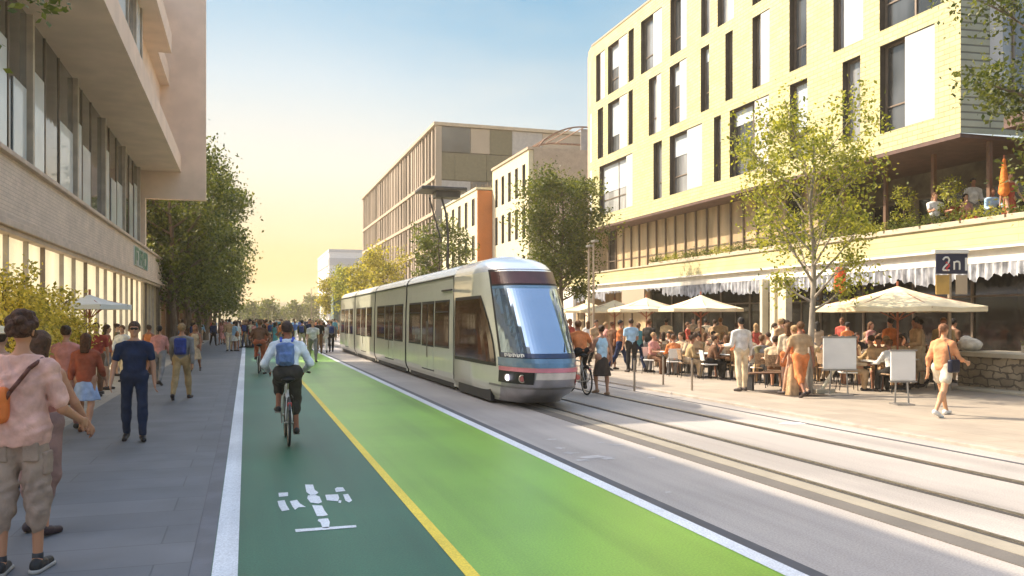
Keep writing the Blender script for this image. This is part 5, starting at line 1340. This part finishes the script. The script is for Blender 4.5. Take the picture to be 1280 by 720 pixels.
# ------------------------------------------------------------------ right pavement walkers
gR = 'people walking on the right pavement'
P1('sm', 789, 467, 0, 'sky', 'black', 'person in loose light blue shirt on the right pavement', group=gR, scale=1.0)
P1('wf_trous', 798, 466, 10, 'teal', 'navy', 'person in teal top just right of the light blue shirt', group=gR)
P1('sm_long', 927, 489, 0, 'white', 'cream', 'person in plain white shirt and cream trousers standing at the cafe edge', group=gR, skin=SK3, z=.05)
P1('wf_skirt', 993, 494, 0, 'orange', 'tan', 'person in orange top and tan skirt left of the slender trunk', group=gR, z=.05)
P1('sf', 985, 490, 20, 'cream', 'orange', 'cream topped person left of the orange and tan one at the trunk', group=gR, z=.05)
P1('wm_short', 1001, 496, 10, 'tan', 'orange', 'person in tan shirt and orange shorts right beside the slender trunk', group=gR, z=.05)
x, y = gp(1178, 520, .05)
r, J, bs = make_person('woman in peach top and cream shorts striding across the sunlit pavement, dark bag', 1.74, dict(hipL=24, kneeL=6, hipR=-20, kneeR=16, armL=-22, elbL=20, armR=24, elbR=50, lean=4), True, 'loose', 'short', 'pony', .0135,
    cols=dict(body=(.55, .30, .17), hair=(.22, .10, .05), shirt=(.60, .27, .13), trousers=(.62, .54, .42), shoe=(.7, .68, .64), bag=(.012, .014, .03)), extras=('shoulderbag',), wr=.002)
place(r, x, y, .05, 75)
x, y = gp(1190, 515, .05)
#P1('wm_short', 1199, 510, 80, 'white', 'brown', 'second walker half hidden behind the striding orange topped woman', group=gR, z=.05)
for i, (px, py, key, t_, l_, lb_) in enumerate(((712, 462, 'sm', 'red', 'brown', 'person in red right behind the tram nose'), (722, 459, 'wf_dress', 'cream', 'cream', 'person in cream dress behind the orange cyclist'), (745, 458, 'wm_tee', 'tan', 'black', 'person in tan tee and black trousers past the orange cyclist'),
        (765, 462, 'sf_dress', 'brown', 'brown', 'person in brown dress right of the pale blue tank top woman'), (775, 463, 'wm_tee', 'orange', 'navy', 'person in orange tee left of the light blue shirt'), (757, 455, 'wf_trous', 'pink', 'grey', 'person in pink top and grey trousers seen past the tank top woman'),
        (811, 465, 'sm', 'black', 'grey', 'person in black tee right of the teal top'), (735, 452, 'sf', 'white', 'tan', 'white topped person far back behind the orange cyclist'), (866, 447, 'sm_long', 'tan', 'brown', 'tall person in tan standing among the cafe tables'),
        (945, 463, 'wf_dress', 'red', 'red', 'person in red dress at the right of the white shirted one'), (968, 466, 'wf_trous', 'white', 'beige', 'person in white top near the cream pillars'), (976, 470, 'sm', 'tan', 'black', 'person in tan tee left of the group at the slender trunk'),
        (1018, 452, 'sm', 'black', 'black', 'person all in black at the shopfront right of the slender trunk'), (1040, 452, 'sm_long', 'olive', 'brown', 'person in olive at the shopfront between the white boards'))):
    P1(key, px, py, random.uniform(-60, 200), t_, l_, lb_, group=gR, z=.05)
# ------------------------------------------------------------------ distant crowd up the street
gC = 'distant crowd filling the street'
keys = ['wm_tee', 'wm_short', 'wf_dress', 'wf_trous', 'wf_skirt', 'wm_pack', 'sm', 'sm_long', 'sf', 'sf_dress']
tops = list(C.keys()); random.seed(99)
n = 0
for i in range(130):
    Y = 36+95*random.random()**1.2
    if i < 32: X = random.uniform(-4.0, -.5); Y = max(Y, 50)
    elif i < 80: X = random.uniform(-.2, 1.6); Y = max(Y, 56)
    elif i < 110: X = random.uniform(1.6, 4.6); Y = max(Y, 50)
    else: X = random.uniform(4.5, 9); Y = max(Y, 58)
    a_, b_ = random.choice(tops), random.choice(['black', 'brown', 'grey', 'tan', 'navy', 'beige', 'cream', 'white'])
    lab = 'small far off pedestrian in the crowd filling the street ahead, in %s and %s' % (a_, b_)
    person(random.choice(keys), X, Y, 0, random.choice([0, 180])+random.uniform(-35, 35), lab, C[a_], C[b_], group=gC)
# figures near the rear of the tram
for px, py, key, t_, l_, lb_ in ((405, 441, 'wf_trous', 'white', 'white', 'white clad person standing left of the tram rear'), (399, 442, 'sm', 'black', 'brown', 'dark clad person left of the white clad one by the tram rear'), (414, 440, 'wm_pack', 'grey', 'black', 'grey clad walker right against the tram rear'), (391, 452, 'wm_tee', 'white', 'grey', 'person in white tee crossing just behind the nearest cyclist')):
    P1(key, px, py, random.choice([0, 180]), t_, l_, lb_, group='people beside the rear of the tram')

# ================================================================== CAFE FURNITURE
def make_table(label):
    t = thing('cafe_table', label, 'table', (0, 0, 0), 'round cafe tables on the right pavement')
    MB().lathe((0, 0, 0), [(0, .72), (.36, .72), (.37, .735), (.36, .75), (0, .75)], 28).build('table_top', M['white_paint'], t)
    MB().tube((0, 0, .03), (0, 0, .72), .028, n=10).build('stem', M['metal_dark'], t)
    MB().lathe((0, 0, 0), [(0, 0), (.22, 0), (.21, .025), (.03, .05), (0, .05)], 20).build('foot', M['metal_dark'], t)
    MB().lathe((.1, .05, .751), [(0, 0), (.035, 0), (.04, .09), (.034, .09), (.03, .008), (0, .008)], 12).build('cup', M['white_paint'], t)
    return t
def make_chair(label, m='wicker'):
    t = thing('cafe_chair', label, 'chair', (0, 0, 0), 'cafe chairs on the right pavement')
    MB().box(-.21, .21, -.2, .2, .43, .465).build('seat', M[m], t, bevel=.015)
    b = MB()
    for k in range(7): a = -.9+k*.3; a2 = a+.3; 
    pts = [(.21*math.sin(a)/math.sin(.95), -.22+.05*(1-math.cos(a))*2) for a in [-.95+.19*i for i in range(11)]]
    for i in range(10):
        (xa, ya), (xb, yb3) = pts[i], pts[i+1]
        b.face([(xa, ya, .56), (xb, yb3, .56), (xb, yb3-.05, .86), (xa, ya-.05, .86)]); b.face([(xa, ya-.025, .56), (xb, yb3-.025, .56), (xb, yb3-.075, .86), (xa, ya-.075, .86)])
        b.face([(xa, ya-.05, .86), (xb, yb3-.05, .86), (xb, yb3-.075, .86), (xa, ya-.075, .86)]); b.face([(xa, ya, .56), (xb, yb3, .56), (xb, yb3-.025, .56), (xa, ya-.025, .56)])
    b.build('backrest', M[m], t)
    for sx in (-1, 1):
        MB().tube((sx*.18, .17, .43), (sx*.20, .20, 0), .012, n=6).build('leg', M['metal_dark'], t)
        MB().path([(sx*.20, -.24, 0), (sx*.18, -.19, .44), (sx*.19, -.24, .84)], .012, 6).build('leg', M['metal_dark'], t)
    return t
random.seed(5)
tp = make_table('t'); cp = make_chair('c'); cw = make_chair('c', 'white_paint')
order = ['front', 'second', 'third', 'fourth', 'fifth', 'sixth', 'seventh', 'eighth', 'ninth', 'tenth', 'eleventh', 'twelfth', 'thirteenth', 'fourteenth', 'fifteenth', 'sixteenth', 'seventeenth', 'eighteenth', 'nineteenth', 'twentieth', 'twenty first', 'twenty second']
spots = []
for (px, py) in ((838, 468), (862, 466), (886, 472), (905, 462), (850, 456), (878, 457), (950, 478), (972, 482), (915, 474), (830, 458), (1065, 480), (1095, 488), (1130, 484), (1150, 478), (1080, 470), (1112, 471), (940, 466), (1042, 470), (1020, 476), (928, 459), (897, 457), (1100, 464)):
    spots.append(gp(px, py, .05))
spots.sort(key=lambda q: (q[0]*CY-q[1]*SY)/(q[0]*SY+q[1]*CY))
zone = lambda x, y: 'under the big cream parasol' if y < 19.5 else ('by the slender tree' if y < 23 else 'among the left tables')
sitk = ['sit_m', 'sit_f', 'sit_f2', 'sit_m2']; warmc = ['white', 'cream', 'olive', 'grey', 'beige', 'black', 'orange', 'cream', 'beige', 'tan', 'pink', 'white', 'cream', 'brown', 'rust', 'beige', 'khaki', 'orange', 'tan', 'red']
cnt = {}
for i, (x, y) in enumerate(spots):
    o = copy_tree(tp); place(o, x, y, .05, random.uniform(0, 90)); o['label'] = '%s round white cafe table counted from the left, %s' % (order[i] if i else 'first', zone(x, y)); o['_used'] = 1
    ks = random.choice([3, 3, 4]); a0 = random.uniform(0, 360)
    for k in range(ks):
        a = a0+k*360/ks+random.uniform(-12, 12); f = a+180       # chair faces table
        cx_, cy_ = x+.68*math.sin(R(a)), y+.68*math.cos(R(a))
        aa = a % 360; side_ = 'far side' if aa < 45 or aa >= 315 else 'right side' if aa < 135 else 'near side' if aa < 225 else 'left side'
        src = cw if random.random() < .3 else cp
        c = copy_tree(src); place(c, cx_, cy_, .05, f); c['_used'] = 1
        sh_, lo_ = random.choice(warmc), random.choice(['black', 'tan', 'brown', 'grey', 'beige', 'tan'])
        while (i, sh_, lo_) in cnt: sh_, lo_ = random.choice(warmc), random.choice(['black', 'tan', 'brown', 'grey', 'beige', 'tan'])
        cnt[(i, sh_, lo_)] = 1
        c['label'] = '%s cafe chair at the %s table from the left' % (side_+' white' if src is cw else side_+' brown wicker', order[i])
        if random.random() < .88:
            person(random.choice(sitk), cx_-.02*math.sin(R(a)), cy_-.02*math.cos(R(a)), .05, f, 'guest in %s top and %s trousers at the %s cafe table from the left' % (sh_, lo_, order[i]), C[sh_], C[lo_], group='guests seated at the cafe tables')
for i in range(26):
    x, y = random.uniform(16.6, 19.6), random.uniform(20.5, 34) if i < 19 else random.uniform(17.6, 19.5)
    a_, b_ = random.choice(warmc), random.choice(['tan', 'brown', 'beige', 'black', 'cream', 'grey'])
    person(random.choice(['sm', 'sf', 'sf_dress', 'wm_tee', 'wf_trous', 'sm_long']), x, y, .05, random.uniform(0, 360), 'person in %s top and %s legwear standing among the tables by the dark shopfront' % (a_, b_), C[a_], C[b_], group='people standing between the cafe tables and the shops')
def delete_tree(o):
    for ch in list(o.children): delete_tree(ch)
    bpy.data.objects.remove(o)
# parasols
def parasol(x, y, r, ze, za, label, m='parasol', group=None, n=8, name='parasol'):
    t = thing(name, label, 'parasol', (x, y, .05), group)
    b = MB(); rim = []
    for i in range(n): a = 2*math.pi*(i+.5)/n; rim.append((x+r*math.cos(a), y+r*math.sin(a)))
    K = 6
    for i in range(n):
        j = (i+1) % n; rows = []
        for k in range(K+1):
            f = k/K; zz = za-(za-ze)*(f**.92); sag = -.03*math.sin(f*math.pi)
            pa = (x+(rim[i][0]-x)*f, y+(rim[i][1]-y)*f, zz+sag); pb = (x+(rim[j][0]-x)*f, y+(rim[j][1]-y)*f, zz+sag)
            mid = ((pa[0]+pb[0])/2, (pa[1]+pb[1])/2, zz+sag-.035*f*r/2); rows.append((pa, mid, pb))
        for k in range(K):
            b.face([rows[k][0], rows[k][1], rows[k+1][1], rows[k+1][0]]); b.face([rows[k][1], rows[k][2], rows[k+1][2], rows[k+1][1]])
        pa, md, pb = rows[-1]
        b.face([pa, md, (md[0], md[1], md[2]-.10), (pa[0], pa[1], pa[2]-.12)]); b.face([md, pb, (pb[0], pb[1], pb[2]-.12), (md[0], md[1], md[2]-.10)])
    cpy = b.build('canopy', M[m], t, recalc=False)
    b = MB()
    for i in range(n): b.tube((x, y, za-.06), (rim[i][0], rim[i][1], ze-.03), .014, n=5); b.tube((x, y, ze-.35), (x+(rim[i][0]-x)*.5, y+(rim[i][1]-y)*.5, (za+ze)/2-.05), .012, n=5)
    b.build('ribs', M['red_wood'], t)
    MB().tube((x, y, .08), (x, y, za+.12), .028, n=10).build('pole', M['red_wood'], t)
    MB().lathe((x, y, .05), [(0, 0), (.32, 0), (.32, .06), (.05, .10), (0, .10)], 24).build('base', M['metal_dark'], t)
    return t
X, Y, _ = ATD(1122, 21.5); parasol(X, Y, 2.15, 2.14, 2.68, 'big cream parasol over the tables on the right')
# red orange pennant bundle above it
t = thing('orange_pennant', 'ragged red orange cloth bundle hanging just above the big cream parasol', 'pennant', (X, Y+2.2, 2.9))
o = sdf_obj('cloth_bundle', SDF().cap((0, 0, -.18), (0, 0, .28), .16, .12, k=.05).cap((.1, 0, -.2), (.13, 0, .3), .08, .06, k=.04), M['cloth'], t, .03, (.62, .10, .04), .012); 
MB().tube((X, Y+2.2, 3.2), (X, Y+3.2, 3.45), .015, n=6).build('bracket', M['metal_dark'], t)
gpz = 'cream parasols in a row along the left cafe tables'
for (px, D, r_, za, ze, lb_) in ((876, 31, 1.55, 2.72, 2.22, 'cream parasol, rightmost of the row over the left cafe tables'), (808, 36, 1.65, 2.75, 2.25, 'cream parasol, second in the row from the right over the left tables'), (768, 41, 1.7, 2.75, 2.25, 'cream parasol third in the row from the right'), (735, 46, 1.7, 2.75, 2.28, 'cream parasol nearest the tram nose, last of the row')):
    X2, Y2, _ = ATD(px, D); parasol(X2, Y2, r_, ze, za, lb_, group=gpz)
X2, Y2 = -3.55, YX(112, -3.55); parasol(X2, Y2, .95, 2.18, 2.42, 'white parasol in front of the lit shop glass on the left', 'parasol_white')
# closed orange parasol and people on the terrace above the shops
zt = 4.48; yy = YX(1255, 20.9)
t = thing('closed_parasol', 'closed orange parasol standing on the terrace at the right edge', 'parasol', (20.9, yy, zt))
o = sdf_obj('folded_canopy', SDF().cap((0, 0, 1.05), (0, 0, 1.95), .15, .045, k=.04).cap((.05, .03, 1.0), (.02, .01, 1.6), .10, .05, k=.02).cap((-.06, -.04, .98), (-.02, -.01, 1.6), .09, .05, k=.02), M['cloth'], t, .022, (.70, .20, .04), .006)
MB().tube((20.9, yy, zt), (20.9, yy, zt+2.1), .022).build('pole', M['red_wood'], t); MB().lathe((20.9, yy, zt), [(0, 0), (.2, 0), (.2, .05), (0, .06)], 16).build('base', M['metal_dark'], t)
def terr(px, key, t_, l_, lb_, X=20.75, face=200):
    person(key, X, YX(px, X), zt, face, lb_, C[t_], C[l_], group='guests on the terrace above the shops')
terr(1168, 'sit_m', 'white', 'black', 'guest in a white shirt at the terrace edge above the shops'); terr(1208, 'sit_f', 'pink', 'red', 'guest in pink on the terrace, right of the white shirted one', 21.6)
terr(1190, 'sit_m2', 'red', 'brown', 'guest in red seated back on the terrace', 22.2); terr(1238, 'sit_f2', 'sky', 'navy', 'guest in pale blue beside the closed orange parasol', 21.4); terr(1216, 'sm_long', 'white', 'grey', 'guest in white deeper on the terrace', 22)
terr(1262, 'wf_dress', 'red', 'red', 'guest in red dress right of the closed orange parasol', 21.2)
# planters with plants along the terrace edge
def planter(x, y, z, ln, h, label, lm='leaf_mid', seed=0, group=None, m='white_paint', tall=.35):
    t = thing('planter', label, 'planter', (x, y, z), group); rs = np.random.RandomState(seed)
    MB().box(x-.13, x+.13, y-ln/2, y+ln/2, z, z+h).build('trough', M[m], t, bevel=.01)
    k = int(ln*420); P = np.stack([x+rs.normal(size=k)*.09, y+rs.uniform(-ln/2, ln/2, k), z+h+np.abs(rs.normal(size=k))*tall*.45], 1); P[:, 2] += .08*np.sin(P[:, 1]*7)
    leaf_mesh('foliage', P, rs.uniform(.04, .1, k), M[lm], t); return t
for i in range(17):
    y_ = 14.2+i*1.55
    planter(XR+.18, y_, 4.62, 1.48, .12, '%s white planter trough from the right on the terrace edge band' % (order[i] if i else 'first'), 'leaf_lime' if i % 3 == 0 else 'leaf_mid', i, 'planter troughs on the terrace edge', 'stone_top')
# tall potted plants on terrace
for px, lb_ in ((1130, 'potted shrub standing at the left end of the open terrace'), (1186, 'slim potted shrub in the middle of the open terrace')):
    X3 = 21.0; Y3 = YX(px, X3); tree((X3, Y3, zt+.3), 1.5, .3, .3, lb_, 'leaf_lime', nleaf=700, leaf=.09, trunk_r=.02, nbr=8, clump=.15, seed=int(px), name='potted_tree', cat='potted tree')
    MB().box(X3-.18, X3+.18, Y3-.18, Y3+.18, zt, zt+.34).build('flower_pot', M['brown_wood'], None)['label'] = 'brown square pot under the ' + lb_.replace('potted shrub', 'shrub').replace('standing ', '')
# stone wall bench with coping
sx0 = 17.6
t = thing('stone_bench_wall', 'low rubble stone wall with pale coping at the right edge', 'wall', (18.3, 15.5, .05))
MB().box(sx0, 18.9, 12.6, 17.3, .05, .88).build('rubble_body', M['stone'], t); MB().box(sx0-.12, 19.0, 12.5, 17.4, .88, 1.0).build('coping', M['stone_top'], t, bevel=.02)
MB().box(sx0-.5, sx0, 12.6, 17.2, .05, .12).build('step', M['stone_top'], t, bevel=.01)
planter(18.5, 15.0, 1.0, 2.2, .18, 'planter with low greenery on the stone wall coping', 'leaf_mid', 77, None, 'stone_top')
X4, Y4, _ = ATD(1212, 22.0)
t = thing('white_sack', 'crumpled white sack lying on the stone wall coping', 'sack', (18.1, YX(1212, 18.1), 1.0))
sdf_obj('sack_cloth', SDF().ell((0, 0, .16), (.28, .32, .18), k=.05).ell((.1, .2, .26), (.15, .16, .14), k=.05), M['cloth'], t, .03, (.72, .68, .6), .01)
# white notice boards on posts
def board(px, py, w, h, zc, label, tilt=0):
    x, y = gp(px, py, .05); t = thing('notice_board', label, 'board', (x, y, .05))
    m = lambda u, w_, z: (x+u*CY+w_*SY, y-u*SY+w_*CY, z)
    b = MB(); b.mbox(m, -w/2, w/2, -.05, .0, zc-h/2, zc+h/2); b.build('board_panel', M['white_paint'], t, bevel=.02)
    b = MB(); b.mbox(m, -w/2-.02, w/2+.02, -.06, .01, zc+h/2+.001, zc+h/2+.03); b.mbox(m, -w/2-.02, w/2+.02, -.06, .01, zc-h/2-.03, zc-h/2-.001); b.build('frame', M['metal_grey'], t)
    for sx in (-1, 1): MB().tube(m(sx*w*.28, .03, .06), m(sx*w*.2, .03, zc), .018, n=8).build('leg', M['metal_grey'], t)
    MB().mbox(m, -w*.35, w*.35, -.18, .22, .051, .08).build('foot', M['metal_grey'], t)
    return t
board(1049, 494, .78, .74, 1.03, 'white square notice board on a stand right of the slender tree')
t = board(1128, 506, .52, .62, .86, 'smaller white notice board on a stand below the big parasol')
# navy sign on a pole
X5, Y5, _ = ATD(1187, 21.0)
t = thing('pole_sign', 'navy sign with red and white characters on a tan pole above amber panels', 'sign', (X5, Y5, .05))
mS5 = lambda u, w_, z: (X5+u*CY+w_*SY, Y5-u*SY+w_*CY, z)
MB().tube((X5, Y5, .05), (X5, Y5, 3.45), .045, n=12).build('pole', M['pole'], t)
MB().mbox(mS5, -.38, .40, -.10, -.05, 2.96, 3.46).build('sign_board', M['navy_sign'], t, bevel=.008)
MB().mbox(mS5, -.42, .42, -.11, .06, 3.47, 3.56).build('cap_rail', M['white_paint'], t)
MB().mbox(mS5, -.38, -.05, -.09, -.05, 2.45, 2.93).build('amber_panel', M['amber'], t, bevel=.008); MB().mbox(mS5, .12, .40, -.09, -.05, 2.45, 2.93).build('beige_panel', M['beige_wall'], t, bevel=.008)
def glyph(strokes, u0, z0, s_, m, name):
    b = MB()
    for pl in strokes:
        for k in range(len(pl)-1):
            (a, c), (d, e) = pl[k], pl[k+1]; b.tube(mS5(u0+a*s_, -.105, z0+c*s_), mS5(u0+d*s_, -.105, z0+e*s_), .022, n=6)
    return b.build(name, m, t)
glyph([[(0, .8), (.15, 1), (.4, 1), (.5, .8), (.4, .55), (.05, .2), (0, 0), (.5, 0)]], -.22, 3.05, .32, M['white_paint'], 'white_two')
glyph([[(.1, .75), (.4, .45), (.1, .15), (.25, 0)]], -.17, 3.04, .28, M['red_paint'], 'red_stroke')
glyph([[(0, 0), (0, .7)], [(0, .6), (.2, .7), (.42, .65), (.45, .5), (.45, 0)]], .06, 3.06, .30, M['white_paint'], 'white_n')
MB().mbox(mS5, .33, .385, -.108, -.101, 3.04, 3.36).build('white_bar', M['white_paint'], t)
# slim posts on the right pavement near the tram and street lamps far
def lamp(px, D, h, label):
    x, y, _ = ATD(px, D); t = thing('street_lamp', label, 'street lamp', (x, y, .05))
    MB().tube((x, y, .05), (x, y, h), .06, .04, n=10).build('pole', M['pole'], t); MB().box(x-.1, x+.1, y-.35, y+.1, h, h+.08).build('lamp_head', M['metal_grey'], t, bevel=.01); MB().tube((x, y, .05), (x, y, .3), .10, n=12).build('base', M['pole'], t)
lamp(736, 36, 4.9, 'left of two slim poles in front of the brown glazing near the big tree'); lamp(742, 37, 5.2, 'right of two slim poles in front of the brown glazing near the big tree'); lamp(389, 120, 6.0, 'lone slim street lamp beyond the rear of the tram')
# short bollard posts at the pavement edge
for px, py, lb_ in ((793, 489, 'slim bollard at the kerb below the light blue shirt'), (829, 481, 'slim bollard on the pavement left of the cafe tables'), (865, 488, 'slim bollard in front of the left cafe tables')):
    x, y = gp(px, py, .05); t = thing('bollard', lb_, 'bollard', (x, y, .05), 'slim bollards along the right kerb')
    MB().tube((x, y, .05), (x, y, .82), .028, n=12).build('post', M['pole'], t); MB().tube((x, y, .82), (x, y, .86), .036, .02, n=12).build('cap', M['metal_dark'], t)
# dark bench near the pillars
x, y = gp(962, 487, .05); t = thing('street_bench', 'dark slatted bench in front of the cream pillars', 'bench', (x, y, .05))
b = MB()
for k in range(4): b.box(x-.7, x+.7, y-.2+k*.11, y-.11+k*.11, .46, .49)
b.build('seat', M['brown_wood'], t)
for sx in (-.6, .6): MB().box(x+sx-.03, x+sx+.03, y-.18, y+.2, .05, .455).build('leg', M['metal_dark'], t)
# drop the unused prototypes
for k, p in PRO.items(): delete_tree(p)
for p in (tp, cp, cw): delete_tree(p)
for o in bpy.data.objects:
    for kk in ('_used', '_H'):
        if kk in o: del o[kk]

# ================================================================== HAZE
hz_ = MB().box(-640, 640, -140, 1040, -1.0, 34).build('haze', (lambda m: m)(bpy.data.materials.new('haze_air')))
hm = hz_.data.materials[0]; hm.use_nodes = True; t = hm.node_tree; t.nodes.clear()
vo = t.nodes.new('ShaderNodeVolumePrincipled'); ou = t.nodes.new('ShaderNodeOutputMaterial'); t.links.new(vo.outputs[0], ou.inputs['Volume'])
vo.inputs['Color'].default_value = (1.0, .88, .66, 1); vo.inputs['Density'].default_value = .0009; vo.inputs['Anisotropy'].default_value = .3
hz_['kind'] = 'stuff'; hz_['label'] = 'thin warm evening haze over the whole street'

for o in bpy.data.objects:
    if 'label' in o:
        w_ = o['label'].split()
        if len(w_) > 16: print('LONG', o['label'])
